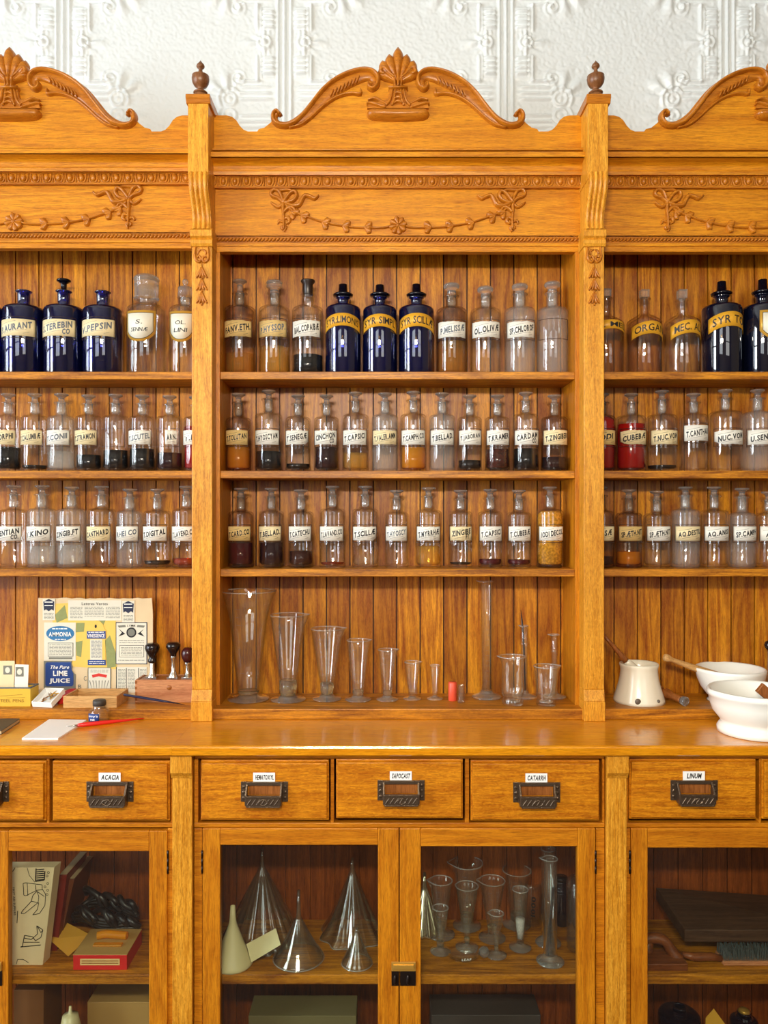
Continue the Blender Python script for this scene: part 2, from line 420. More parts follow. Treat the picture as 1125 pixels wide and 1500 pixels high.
def grid_patch(mb, fn, w, h, t=.0006, n=16, curve=0, sag=0, jag=None):
    # rectangular label w x h bent by fn; sag bends it like a banner; jag(a)-> (lo,hi) trims
    v = []
    for lift in (t, 0):
        for i in range(n + 1):
            a = -w / 2 + w * i / n
            d = -sag * (2 * a / w) ** 2
            lo, hi = (-h / 2, h / 2) if jag is None else jag(a)
            v += [fn(a, lo + d, lift), fn(a, hi + d, lift)]
    m = 2 * (n + 1); f = []
    for i in range(n):
        q = 2 * i
        f += [(q, q + 2, q + 3, q + 1), (m + q, m + q + 1, m + q + 3, m + q + 2), (q, m + q, m + q + 2, q + 2), (q + 1, q + 3, m + q + 3, m + q + 1)]
    f += [(0, 1, m + 1, m), (2 * n, m + 2 * n, m + 2 * n + 1, 2 * n + 1)]
    mb.add(v, f, True)

# ------------------------------------------------------------------ cabinet layout
PITCH, C0 = .9337, .0333
LP, RP = -.4335, .5002                       # pilaster centres
HALF = .4335                                 # half of a bay opening
BACK = .13                                   # face of the matchboard
CTZ = ZC - .489                              # counter top
BASEZ = ZC - .4636                           # top of the base board of the shelves
SHF = .003                                   # shelf front
shelf_px = (544.5, 689.5, 833.5)
shelf_z = [Z(y, SHF) for y in shelf_px]

def garland(mb, y0):
    m = lambda a, b: (X(a, y0) - C0, Z(b, y0))
    q = .00167
    for sg in (-1, 1):
        T = lambda a, b: m(583 + sg * (a - 583), b)
        R = lambda pts, w, d, k=7: mb.ribbon([T(*p) for p in pts], [x * q * 1.3 for x in w] if hasattr(w, '__len__') else w * q * 1.3, d * 1.5, y0)
        # bow loops, tails and hanging drop
        R([(415, 297), (408, 291), (400, 288), (397, 283), (402, 278), (409, 281), (413, 289), (415, 296)], 2.2, .006)
        R([(415, 297), (420, 290), (426, 283), (432, 281), (435, 287), (430, 294), (422, 297), (416, 298)], 2.3, .007)
        R([(403, 278), (412, 279), (420, 278), (428, 280)], [1, 2.2, 2.2, 1], .005)
        R([(418, 298), (428, 302), (438, 301), (442, 294), (447, 287), (455, 289), (461, 292), (467, 287)], [2, 2.4, 2.8, 2.6, 2.6, 2.4, 2, 1], .007)
        R([(414, 299), (408, 304), (401, 300), (397, 297)], [2, 2, 1.8, 1], .005)
        R([(415, 298), (415, 310), (416, 322), (416, 337)], [2.4, 2.0, 1.8, 1.2], .006)
        R([(416, 312), (421, 306), (428, 304), (434, 311)], [1.5, 2.4, 2.2, 1], .006)
        R([(416, 322), (422, 319), (424, 325), (419, 329)], [1, 2.5, 2.2, .8], .005)
        R([(415, 326), (409, 324), (407, 329)], [1, 2, .8], .004)
        R([(415, 337), (412, 333), (419, 333), (416, 340)], [1, 2, 2, 1], .004)
        mb.ell((T(415, 297)[0], y0 - .004, T(415, 297)[1]), (3.4 * q, .006, 3.4 * q))
        # festoon stem and bell flowers
        st = [(418, 300), (428, 309), (441, 315), (456, 320), (474, 326), (494, 330), (515, 333), (538, 334), (560, 334), (571, 332)]
        R(st, [1.6, 1.6, 1.5, 1.3, 1.3, 1.3, 1.3, 1.3, 1.4, 1.4], .005)
        for (a, b, ang) in ((447, 317, -24), (478, 327, -16), (508, 332, -8), (540, 334, -3), (432, 311, -36)):
            for da, ln, wd in ((-34, 12, 2.6), (4, 9, 1.8), (38, 13, 3.0)):
                r = math.radians(ang + da)
                pts = [(a - 6 + ln * k / 4 * math.cos(r), b - ln * k / 4 * math.sin(r)) for k in range(5)]
                R(pts, [.8, wd * .8, wd * 1.2, wd * 1.4, 1.0], .0058)
    cx, cz = m(583, 331)
    for k in range(8):
        a = k * PI / 4 + .2
        pts = [(cx + math.cos(a) * r * q, cz + math.sin(a) * r * q) for r in (2, 6, 10, 13)]
        mb.ribbon(pts, [1.2 * q, 3.6 * q, 4.8 * q, 2.2 * q], .0095, y0)
    mb.ell((cx, y0 - .005, cz), (3.4 * q, .006, 3.4 * q))

def make_upper():
    """one bay of the shelving, built around its own centre"""
    e = empty('shelf_cabinet', (C0, 0, CTZ), 'x', 'cabinet', 'upper shelf cabinets of the apothecary wall')
    ox, oy, oz = abs_loc(e)
    B = lambda mb, name, mat, par=e, bev=0: mb.build(name, mat, par, bev, off=(0, 0, oz))   # geometry in bay coordinates
    xl, xr = -HALF, HALF
    railz = Z(369.0, 0)
    roofz = Z(300, 0)
    # matchboard back: boards with V joints
    mb = MB(); n0 = int(math.floor((xl - .03) / .0611)); n1 = int(math.ceil((xr + .03) / .0611))
    for i in range(n0, n1):
        a = max(i * .0611, xl - .025); b = min((i + 1) * .0611, xr + .025)
        if b - a < .002: continue
        c = .0017
        mb.extrude_x([(0, 0)] * 0 + [(BACK + .012, CTZ), (BACK, CTZ), (BACK, roofz), (BACK + .012, roofz)], a + c, b - c)
    bp = B(mb, 'back_panel', M['boards'])
    mb = MB(); mb.box(xl - .025, xr + .025, BACK + .008, BACK + .014, CTZ, roofz); B(mb, 'groove_backing', M['groove'], bp)
    for sx in (xl, xr):
        mb = MB(); mb.box(sx - .025 if sx < 0 else sx, sx if sx < 0 else sx + .025, .02, BACK, CTZ, roofz)
        B(mb, 'side_panel', M['oak_frame_v'])
    mb = MB(); mb.box(xl - .025, xr + .025, 0, BACK + .014, roofz, roofz + .015); B(mb, 'roof_panel', M['oak_frame'])
    for z in shelf_z:
        mb = MB(); mb.box(xl, xr, SHF, BACK, z - .0185, z); B(mb, 'shelf', M['shelf'], bev=.0015)
    mb = MB(); mb.box(xl - .025, xr + .025, -.036, BACK, CTZ, BASEZ); B(mb, 'base_board', M['shelf'], bev=.002)
    for sx in (-1, 1):
        mb = MB(); a, b = sorted((sx * HALF, sx * (PITCH / 2 - .002)))
        mb.box(a, b, -.001, .02, BASEZ, railz); B(mb, 'stile', M['oak_frame_v'], bev=.001)
    hw = PITCH / 2 - .002
    mb = MB(); mb.box(-hw, hw, -.001, .02, railz, Z(357.5, 0)); mb.box(-hw, hw, -.005, .02, Z(361.5, 0), Z(357, 0)); top_rail = B(mb, 'top_rail', M['oak_h'], bev=.0012)
    # rope moulding
    mb = MB(); zz0, zz1 = Z(356, -.004), Z(347, -.004)
    mb.box(-hw, hw, -.004, .02, Z(357.5, 0), Z(345, -.004))
    r = (zz1 - zz0) * .36; zc = (zz0 + zz1) / 2; n = int(2 * hw / .0088)
    R = Matrix.Rotation(math.radians(-38), 3, 'Y')
    for i in range(n):
        mb.ell((-hw + (i + .5) * 2 * hw / n, -.005, zc), (.0072, .006, .0031), R, 8, 5)
    rope = B(mb, 'rope_moulding', M['oak_carved'])
    # frieze with carved swag
    mb = MB(); mb.box(-hw, hw, -.004, .02, Z(347, -.004), Z(274, -.004)); frieze = B(mb, 'frieze', M['oak_h'])
    mb = MB(); garland(mb, -.004); B(mb, 'garland', M['oak_carved'], frieze)
    # cornice
    def cz(y, Y): return (Y, Z(y, Y))
    prof = [(.02, Z(275, 0)), cz(276, -.012), cz(274, -.014), cz(259, -.014), cz(257.5, -.018), cz(256, -.028), cz(251, -.030), cz(250, -.028)]
    for k in range(9):
        t = k / 8; prof.append(cz(249 - 17.5 * (t ** .8), -.028 - .024 * (1 - math.cos(t * PI / 2))))
    prof += [cz(231.2, -.046), cz(229.8, -.046), cz(229.5, -.058), cz(223, -.058), cz(222, -.055), (.02, Z(222, -.055))]
    mb = MB(); mb.extrude_x(prof, -hw, hw); cornice = B(mb, 'cornice', M['oak_h'])
    # egg and dart
    mb = MB(); n = int(round(2 * hw / .0280)); zc = Z(266, -.014); q = .00166
    mb.box(-hw, hw, -.0165, -.012, Z(275.5, -.014), Z(273, -.014)); mb.box(-hw, hw, -.0165, -.012, Z(260, -.014), Z(258, -.014))
    for i in range(n):
        cx = -hw + (i + .5) * 2 * hw / n
        mb.ell((cx, -.0145, zc + .5 * q), (3.7 * q, .007, 5.6 * q), None, 12, 8)
        pts = [(cx + s * q, zc + t * q) for s, t in ((-6.2, 6), (-6.4, 1), (-5, -4), (-2.4, -6.8), (2.4, -6.8), (5, -4), (6.4, 1), (6.2, 6))]
        mb.ribbon(pts, 1.1 * q, .0045, -.014, 5)
        dx = cx + hw / n
        mb.ribbon([(dx, zc + 6 * q), (dx, zc - 1 * q), (dx, zc - 6.5 * q)], [.6 * q, 1.2 * q, 1.0 * q], .004, -.014, 5)
    B(mb, 'egg_and_dart', M['oak_carved'], cornice)
    # pediment board
    y0 = -.022
    half = [(302, 169), (332, 169), (340, 171), (346, 176), (351, 184), (357, 190), (363, 192.5), (377, 192.5), (379, 189), (387, 187), (396, 180), (402, 172),
            (412, 181), (424, 182), (438, 177), (450, 167), (463, 152), (477, 136), (494, 122), (513, 111), (533, 105), (547, 107), (553, 112), (557, 106), (562, 104)]
    pts = half + [(2 * 583 - a, b) for a, b in reversed(half)]
    poly = [(X(a, y0) - C0, Z(b, y0)) for a, b in pts]
    bz = Z(221, -.055) - .004
    poly = [(-hw, bz), (-hw, poly[0][1])] + poly[1:-1] + [(hw, poly[-1][1]), (hw, bz)]
    mb = MB(); mb.prism(poly, y0, .004); ped = B(mb, 'pediment', M['oak_h'])
    mb = MB(); mb.box(-hw, hw, y0 - .020, y0, Z(219.6, y0 - .020), Z(216, y0 - .020)); B(mb, 'pediment_fillet', M['oak_h'], ped, .002)
    q = .00165
    for sg in (-1, 1):
        T = lambda a, b: (X(583 + sg * (a - 583), y0) - C0, Z(b, y0))
        mb = MB()
        path = [(412, 171), (409, 167), (404, 169), (403, 176), (408, 182.5), (420, 184), (433, 180), (447, 171), (461, 157), (476, 141), (493, 128), (512, 118.5), (531, 112.5), (543, 113), (549, 120), (547, 129), (542, 130), (541.5, 124.5)]
        wd = [2.5, 3.6, 4.2, 4.6, 5.2, 5.6, 7, 8.6, 10.4, 11.6, 12, 11, 8.6, 6.6, 5.6, 5, 4, 2.5]
        mb.ribbon([T(*p) for p in path], [w * q for w in wd], [.012 if i in (0, 1, 16, 17) else .009 for i in range(18)], y0 + .001, 9)
        up = [(411, 170), (406, 165), (401, 169), (401, 177), (407, 184), (419, 186), (433, 181), (446, 169), (457, 155), (470, 138), (486, 123), (506, 111.5), (528, 105), (544, 106), (553, 114), (553, 126), (546, 133), (540, 130), (540, 124)]
        mb.ribbon([T(*p) for p in up], [w * q for w in (2, 3, 3.4, 3.6, 3.6, 3.6, 3.6, 3.6, 3.6, 3.6, 3.6, 3.6, 3.6, 3.6, 3.6, 3.4, 3, 2.6, 2)], .019, y0 + .001, 9)
        lo = [(424, 189), (441, 184), (456, 173), (470, 160), (484, 149), (500, 141), (516, 138), (528, 139), (528, 132)]
        mb.ribbon([T(*p) for p in lo], [w * q for w in (1, 2, 2.2, 2.2, 2.2, 2.2, 2.4, 2.8, 1.4)], .012, y0 + .001, 7)
        for k in range(8):
            a = 486 + k * 5.4; b = 140 - k * 2.9
            mb.ribbon([T(a - 1.5, b + 4.5), T(a, b), T(a + 3.2, b - 5)], [.8 * q, 1.9 * q, .7 * q], .016, y0 + .001, 5)
        B(mb, 'scroll', M['oak_carved'], ped)
    # crest: palmette shell on a carved basket
    mb = MB(); T = lambda a, b: (X(a, y0) - C0, Z(b, y0))
    for tip, w, d in (((583, 72), 6.4, .022), ((570, 82), 6.2, .020), ((596, 82), 6.2, .020), ((560, 91), 6.2, .018), ((606, 91), 6.2, .018), ((556, 103), 5.6, .016), ((610, 103), 5.6, .016)):
        b = (583 + (tip[0] - 583) * .12, 122); pts = []
        for k in range(8):
            t = k / 7; bow = math.sin(t * PI) * (tip[0] - 583) * .16
            pts.append(T(b[0] + (tip[0] - b[0]) * t + bow, b[1] + (tip[1] - b[1]) * t))
        mb.ribbon(pts, [w * 1.25 * q * x for x in (.35, .5, .7, .9, 1.05, 1.05, .85, .2)], [d * x for x in (.7, .8, .9, 1, 1, .95, .8, .4)], y0, 9)
    for sg in (-1, 1):
        mb.ribbon([T(583 + sg * a, b) for a, b in ((5, 118), (12, 112), (19, 104), (24, 104), (25, 110), (20, 113))], [2 * q, 3 * q, 4 * q, 4.2 * q, 3.6 * q, 2 * q], .020, y0, 7)
        mb.ribbon([T(583 + sg * a, b) for a, b in ((4, 131), (5, 122), (6, 112))], [2.6 * q, 2.2 * q, 1.2 * q], .018, y0, 7)
    mb.ribbon([T(583, 131), T(583, 120), T(583, 106)], [3 * q, 2.6 * q, 1.4 * q], .020, y0, 7)
    mb.ribbon([T(569, 132.5), T(597, 132.5)], 2.2 * q, .020, y0, 7)
    poly = [T(571, 134), T(595, 134), T(598, 148), T(612, 152), T(626, 154), T(628, 161), T(538, 161), T(540, 154), T(554, 152), T(568, 148)]
    mb.prism(list(reversed(poly)), y0 - .009, y0)
    for a in (-9, -4.5, 4.5, 9): mb.ribbon([T(583 + a * .9, 135), T(583 + a * 1.3, 150), T(583 + a * 2, 158)], [1.6 * q, 2 * q, 1.6 * q], .007, y0 - .009, 5)
    for b in (141, 148, 154): mb.ribbon([T(577, b + 1), T(583, b - 2), T(589, b + 1)], [1 * q, 2 * q, 1 * q], .008, y0 - .009, 5)
    for sg in (-1, 1):
        mb.ribbon([T(583 + sg * a, b) for a, b in ((14, 156), (24, 151), (34, 146), (44, 149))], [1.5 * q, 3 * q, 2.6 * q, .8 * q], .012, y0, 7)
        mb.ribbon([T(583 + sg * a, b) for a, b in ((18, 161), (30, 157), (40, 154), (46, 155))], [1.5 * q, 3 * q, 2.6 * q, .8 * q], .016, y0, 7)
    mb.ribbon([T(537, 169), T(539.5, 169), T(545, 169), T(560, 170), T(583, 170.5), T(606, 170), T(621, 169), T(626.5, 169), T(629, 169)], [x * q for x in (1, 5, 7.5, 8.2, 8.4, 8.2, 7.5, 5, 1)], [x * .024 for x in (.2, .6, .85, 1, 1, 1, .85, .6, .2)], y0, 9)
    B(mb, 'crest', M['oak_carved'], ped)
    return e
def copy_tree(o, parent=None):
    c = o.copy(); COL.objects.link(c)
    if parent: c.parent = parent
    for ch in [x for x in bpy.data.objects if x.parent == o]: copy_tree(ch, c)
    return c
up_mid = make_upper()
up_left = copy_tree(up_mid); up_left.location.x = C0 - PITCH
up_right = copy_tree(up_mid); up_right.location.x = C0 + PITCH
for o in bpy.data.objects:
    if o.parent == up_left and o.name.split('.')[0] in ('frieze', 'cornice', 'rope_moulding', 'top_rail'): o.location.z += .0085
up_mid['label'] = 'middle oak shelf cabinet with whole scrolled pediment between the two urn finials'
up_left['label'] = 'oak shelf cabinet at left with cobalt bottles above a board of pasted labels'
up_right['label'] = 'oak shelf cabinet at right holding white mortars below its bottle shelves'

# pilasters of the shelving
def make_pilaster(cx):
    e = empty('pilaster', (cx, 0, CTZ), 'x', 'pilaster', 'carved pilasters between the shelf cabinets')
    off = (0, 0, CTZ); w = .0245
    B = lambda mb, name, mat, par=e, bev=0: mb.build(name, mat, par, bev, off=off)
    YF = -.046
    mb = MB(); mb.box(-w, w, YF, -.002, Z(1010, YF), Z(361, YF)); shaft = B(mb, 'shaft', M['oak_v'], bev=.002)
    mb = MB(); mb.box(-w - .0008, w + .0008, YF - .006, -.002, CTZ, Z(1027, YF)); mb.extrude_x([(-.002, Z(1027, YF)), (YF - .006, Z(1027, YF)), (YF, Z(1010, YF)), (-.002, Z(1010, YF))], -w, w)
    B(mb, 'plinth_block', M['oak_v'], bev=.0015)
    # moulded block under the console, console with flutes, upper block, cap
    z = lambda y: Z(y, YF)
    mb = MB(); mb.extrude_x([(-.002, z(362)), (YF - .004, z(362)), (YF - .008, z(358)), (YF - .008, z(353)), (YF - .004, z(351)), (YF - .012, z(348)), (YF - .012, z(339)), (YF - .002, z(335)), (-.002, z(335))], -w - .002, w + .002)
    B(mb, 'console_base', M['oak_v'], bev=.001)
    mb = MB()
    def yc(t): return -.052 - .030 * (t ** 2 * (3 - 2 * t)) + .006 * math.sin(t * 2 * PI)
    N = 14; zz = [z(337) + (z(262) - z(337)) * i / N for i in range(N + 1)]
    mb.extrude_x([(-.004, zz[0])] + [(yc(i / N), zz[i]) for i in range(N + 1)] + [(-.004, zz[-1])], -w + .002, w - .002)
    for fx in (-.0165, -.0055, .0055, .0165):
        v = []
        for i in range(N + 1):
            for j in range(5):
                a = PI * j / 4; v.append((fx + .0048 * math.cos(a), yc(i / N) - .0055 * math.sin(a) + .0005, zz[i]))
        mb.add(v, [(i * 5 + j, i * 5 + j + 1, (i + 1) * 5 + j + 1, (i + 1) * 5 + j) for i in range(N) for j in range(4)], True)
    B(mb, 'console', M['oak_v'])
    YT = -.082; zt = lambda y: Z(y, YT)
    mb = MB(); mb.box(-w, w - .001, YT, -.002, zt(262), zt(151)); B(mb, 'upper_block', M['oak_v'], bev=.0015)
    cw = .0275
    mb = MB(); mb.extrude_x([(.004, zt(152)), (YT - .001, zt(152)), (YT - .005, zt(147)), (YT - .007, zt(145)), (YT - .007, zt(139.5)), (.006, zt(139.5))], -cw - .001, cw + .001)
    cap = B(mb, 'cap', M['oak_carved'], bev=.0015)
    # urn finial
    s = (D - .06) / F; zb = Z(137.5, -.06)
    mb = MB(); mb.lathe([(0, zt(140)), (.0165, zt(140)), (.0165, zb - .006), (.0135, zb), (0, zb)], 28, (0, -.06, 0)); B(mb, 'finial_socket', M['finial'])
    mb = MB(); pr = [(0, 0), (10, 0), (10.5, 1.5), (8, 3.5), (5, 5), (4.2, 7), (5, 9), (9, 12), (11.8, 17), (12.7, 22), (12.7, 25), (12, 27), (12.4, 28), (9.5, 29.5), (6, 31), (3.4, 34), (2.6, 38), (3.2, 40), (5.2, 41.5), (6, 43.5), (5.4, 46), (3.4, 48.5), (1.5, 51), (0, 53.5)]
    mb.lathe([(r * s, zb + h * s * .92) for r, h in pr], 28, (0, -.06, 0)); B(mb, 'finial', M['finial'])
    # carved drop
    mb = MB(); q = .00163; T = lambda a, b: (a * q, z(b))
    for sg in (-1, 1):
        mb.ribbon([T(sg * a, b) for a, b in ((9, 362), (10, 372), (9, 380), (4, 384), (1, 380), (4, 375), (6, 378))], [1.2 * q, 1.8 * q, 2.4 * q, 2.4 * q, 2 * q, 1.6 * q, 1 * q], .006, YF)
        mb.ribbon([T(sg * a, b) for a, b in ((1, 366), (5, 368), (6, 373))], [1 * q, 2 * q, 1 * q], .004, YF)
    mb.ribbon([T(0, 384), T(0, 445)], .7 * q, .003, YF, 5)
    for b in (398, 416, 435):
        for a in (-8, -3, 3, 8):
            mb.ribbon([T(a * .12, b - 6), T(a * .5, b + 3), T(a, b + 9.5)], [.8 * q, 2.2 * q, 1.1 * q], .006, YF, 7)
        mb.ell((0, YF - .002, z(b + 11)), (1.8 * q, .004, 2.2 * q), None, 8, 6)
    B(mb, 'carved_drop', M['oak_carved'], shaft)
    return e
pil = make_pilaster(LP); pil.location = (LP, 0, CTZ)
pil2 = copy_tree(pil); pil2.location = (RP, 0, CTZ)
pil['label'] = 'carved oak pilaster with urn finial, beside the jar with a domed stopper'
pil2['label'] = 'carved oak pilaster with urn finial, just left of the white porcelain mortars'

# counter
CF = -.248
mb = MB(); zc = CTZ
prof = [(.14, zc - .0225), (CF + .004, zc - .0225), (CF, zc - .019), (CF, zc - .005), (CF + .0015, zc - .0015), (CF + .005, zc), (.14, zc)]
e = empty('countertop', (C0, 0, CTZ), 'long glossy oak countertop running the whole width under the shelf cabinets', 'countertop')
mb.extrude_x(prof, -1.45, -.47 + .02); mb.build('counter_board', M['oak_top'], e, off=abs_loc(e))
mb = MB(); mb.extrude_x(prof, -.4497, 1.55); mb.build('counter_board', M['oak_top'], e, off=abs_loc(e))

# ------------------------------------------------------------------ base cabinets
FY = -.215                     # face frame
def fx(px, Y=FY): return X(px, Y)
def fz(py, Y=FY): return Z(py, Y)
IS_Z = ZC - 1.0068             # inner shelf top
BOTZ = .10
def make_handle(par, px, py, text, side):
    """iron bin pull with a card slot, its front plate hanging away from the drawer"""
    Y = FY - .011; q = (D + Y) / F
    cx, cz = X(px, Y), Z(py, Y)
    T = lambda a, b: (cx + a * q, cz + b * q)
    mb = MB()
    for sg in (-1, 1):
        a, b = sorted((sg * 34.5, sg * 26)); mb.box(cx + a * q, cx + b * q, Y - .0022, Y, cz - 14 * q, cz + 15.5 * q)
        for k in (-8, 0, 8): mb.ell((cx + sg * 30.3 * q, Y - .0022, cz + k * q), (2.6 * q, .0016, 2.6 * q), None, 10, 6)
        # cheek joining plate to hood
        x0 = cx + sg * 26.5 * q; x1 = cx + sg * 24 * q
        poly = [(Y, cz + 15.5 * q), (Y - .005, cz + 14 * q), (Y - .021, cz - 2 * q), (Y - .021, cz - 15 * q), (Y - .016, cz - 17 * q), (Y, cz - 15 * q)]
        mb.extrude_x(poly, min(x0, x1), max(x0, x1))
    mb.box(cx - 27 * q, cx + 27 * q, Y - .006, Y, cz + 10.5 * q, cz + 15.5 * q)          # top bar
    mb.box(cx - 25 * q, cx + 25 * q, Y - .022, Y - .018, cz - 17 * q, cz - 2 * q)       # front plate
    mb.box(cx - 26 * q, cx + 26 * q, Y - .0235, Y - .017, cz - 4 * q, cz - 1 * q)
    mb.box(cx - 24 * q, cx + 24 * q, Y - .0225, Y - .006, cz - 18 * q, cz - 16 * q)
    for k in range(-3, 4):                                                               # cast strapwork on the plate
        a = k * 6.6
        mb.ribbon([T(a - 3, -14), T(a, -9.5), T(a + 3, -5.5)], [.8 * q, 1.1 * q, .8 * q], .0022, Y - .022, 5)
    mb.ribbon([T(-7, -10), T(0, -5.5), T(7, -10), T(0, -14.5), T(-7, -10)], 1.0 * q, .0028, Y - .022, 5)
    h = mb.build('handle', M['iron'], par, .0006)
    mb = MB(); mb.box(cx - 23 * q, cx + 23 * q, Y - .0012, Y, cz - 4 * q, cz + 10 * q); mb.build('slot_shade', M['brown_wood'], h, off=abs_loc(par))  # darker wood panel painting the shaded drawer front seen through the slot
    if text:
        # paper card standing in the holder
        mb = MB(); mb.box(cx - 16.5 * q, cx + 15.5 * q, Y - .0018, Y - .001, cz + 13 * q, cz + 28.5 * q); c = mb.build('name_card', M['card'], par)
        mb = MB(); put_text(mb, lambda a, b: (cx + a, Y - .0021, cz + b), text, 0, 21.8 * q, min(27, 3.8 * len(text) + 3) * q, 7.6 * q, 0, .25, .032)
        mb.build('lettering', M['ink'], c, off=abs_loc(par), fix=False)
def make_base(cx, name_label, drawers, doors, stile_edges, shelf=True):
    e = empty('base_cabinet', (cx, 0, 0), name_label, 'cabinet', 'glazed base cabinets under the counter')
    hw = PITCH / 2 - .023; x0, x1 = cx - hw, cx + hw
    topz = CTZ - .0225
    # carcase
    mb = MB(); n0 = int(math.floor(x0 / .0611)); n1 = int(math.ceil(x1 / .0611))
    for i in range(n0, n1):
        a = max(i * .0611, x0); b = min((i + 1) * .0611, x1)
        if b - a > .004: mb.box(a + .0013, b - .0013, .04, .05, BOTZ, fz(1205))
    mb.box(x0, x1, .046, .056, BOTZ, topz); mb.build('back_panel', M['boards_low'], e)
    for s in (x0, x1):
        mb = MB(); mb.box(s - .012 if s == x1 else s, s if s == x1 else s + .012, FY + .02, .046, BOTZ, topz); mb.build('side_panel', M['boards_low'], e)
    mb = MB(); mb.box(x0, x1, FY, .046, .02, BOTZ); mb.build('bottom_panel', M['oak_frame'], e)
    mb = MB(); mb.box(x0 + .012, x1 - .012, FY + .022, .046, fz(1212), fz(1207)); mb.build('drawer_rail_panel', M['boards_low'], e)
    mb = MB(); mb.box(x0 + .012, x1 - .012, -.192, .04, IS_Z - .021, IS_Z); mb.build('inner_shelf', M['shelf'], e, .0015)
    # face frame
    mb = MB()
    mb.box(x0, x1, FY, FY + .02, fz(1111.5), topz)
    mb.box(x0, x1, FY, FY + .02, fz(1212), fz(1205.5))
    ed = [x0] + [fx(d[i] + g) for d in drawers for i, g in ((0, -2.2), (1, 2.2))] + [x1]
    for i in range(0, len(ed), 2):
        a, b = max(ed[i], x0), min(ed[i + 1], x1)
        if b - a > .001: mb.box(a, b, FY, FY + .02, fz(1205.5), fz(1111.5))
    for a, b in stile_edges: mb.box(max(fx(a), x0), min(fx(b), x1), FY, FY + .02, .06, fz(1213.5))
    mb.build('face_frame', M['oak_frame'], e, .0012)
    # drawers
    for (a, b, c, d, hx, hy, text) in drawers:
        Y = FY - .011; q = (D + Y) / F
        xa, xb, za, zb = fx(a, Y) + .0008, fx(b, Y) - .0008, fz(d, Y), fz(c, Y)
        xa, xb = max(xa, x0 - .004), min(xb, x1 + .004)
        if xb - xa < .01: continue
        mb = MB(); mb.box(xa, xb, FY - .004, FY + .012, za, zb)
        g = .0035
        mb.extrude_x([(FY - .004, za + g), (Y, za + g + .002), (Y, zb - g - .002), (FY - .004, zb - g)], xa + g, xb - g)
        dr = mb.build('drawer', M['oak_drawer'], e, .0012)
        make_handle(dr, hx, hy, text, 0)
    # doors: (outer left, outer right, glass left, glass right, outer top, glass top, hinge x, latch x)
    for (a, b, ga, gb, ot, gt, hg, lt) in doors:
        Y0, Y1 = FY - .004, FY + .016
        xa, xb, xga, xgb = fx(a, Y0), fx(b, Y0), fx(ga, Y0), fx(gb, Y0); zt, zg = fz(ot, Y0), fz(gt, Y0); zb = .07
        d = bpy.data.objects.new('door', None); COL.objects.link(d); d.parent = e; d.location = (0, 0, 0)
        for q0, q1 in ((xa, xga), (xgb, xb)):
            mb = MB(); mb.box(q0, q1, Y0, Y1, zb, zt); mb.build('door_stile', M['oak_frame_v'], d, .0015)
        for q0, q1 in ((zg, zt), (zb, zb + .07)):
            mb = MB(); mb.box(xga, xgb, Y0 + .0004, Y1, q0, q1); mb.build('door_rail', M['oak_frame'], d, .0015)
        mb = MB(); mb.box(xga - .002, xgb + .002, Y0 + .010, Y0 + .013, zb + .068, zg + .002); mb.build('glass_pane', M['pane'], d)
        if hg:
            hx = fx(hg, Y0); mb = MB(); z0 = fz(1279, Y0); z1 = fz(1243, Y0)
            for k in range(3): mb.lathe([(0, 0), (.0022, 0), (.0022, .0155), (0, .0155)], 12, (hx, Y0 - .001, z0 + k * .0168))
            mb.build('hinge', M['dark_metal'], d)
        if lt:
            lx0, lx1, mid = fx(lt[0], Y0), fx(lt[1], Y0), fx(lt[2], Y0); zz = lambda y: fz(y, Y0)
            mb = MB(); mb.box(lx0, lx1, Y0 - .005, Y0, zz(1421), zz(1408)); mb.box(lx0 + .004, lx1 - .004, Y0 - .008, Y0 - .004, zz(1417), zz(1411))
            la = mb.build('latch', M['brass'], d, .0008)
            mb = MB()
            for s0, s1 in ((lx0, mid - .0015), (mid + .0015, lx1)):
                mb.box(s0, s1, Y0 - .0025, Y0, zz(1443), zz(1421))
                mb.ell(((s0 + s1) / 2, Y0 - .004, zz(1434)), (.004, .004, .011), None, 12, 8)
            mb.build('latch_plate', M['dark_metal'], la)
    return e
cab_mid = make_base(C0, 'middle glazed base cabinet with three drawers and glass funnels inside',
    [(292.5, 482, 1114.7, 1203, 387.5, 1160, 'HEMATOXYL'), (491.5, 679, 1113.5, 1200.5, 587.5, 1158, 'SAPOCAST'), (689.5, 880, 1115, 1204, 786, 1161, 'CATARRH')],
    [(296.5, 584.2, 322.5, 553.7, 1213.5, 1238, 296.3, None), (585.6, 872, 616.5, 846.4, 1213.5, 1240, 872.3, (573.5, 609, 585))],
    [(280, 296), (873, 890)])
cab_left = make_base(C0 - PITCH, 'glazed base cabinet at left with the ACACIA drawer and a red box inside',
    [(-118, 66.3, 1116, 1204, -21, 1160, None), (74.5, 248, 1116, 1204, 161.5, 1160, 'ACACIA')],
    [(-12, 245, 12, 218.2, 1217, 1247, 246, (-18, 3.5, -11))],
    [(245.5, 260), (-40, -13)])
cab_right = make_base(C0 + PITCH, 'glazed base cabinet at right with the LINUM drawer above its door',
    [(922.5, 1110, 1113, 1201.5, 1016.5, 1158, 'LINUM'), (1117.5, 1300, 1113, 1201.5, 1212, 1159, None)],
    [(924.5, 1235, 949, 1210, 1213.5, 1242, 922.5, None)],
    [(905, 923.5), (1236, 1300)])
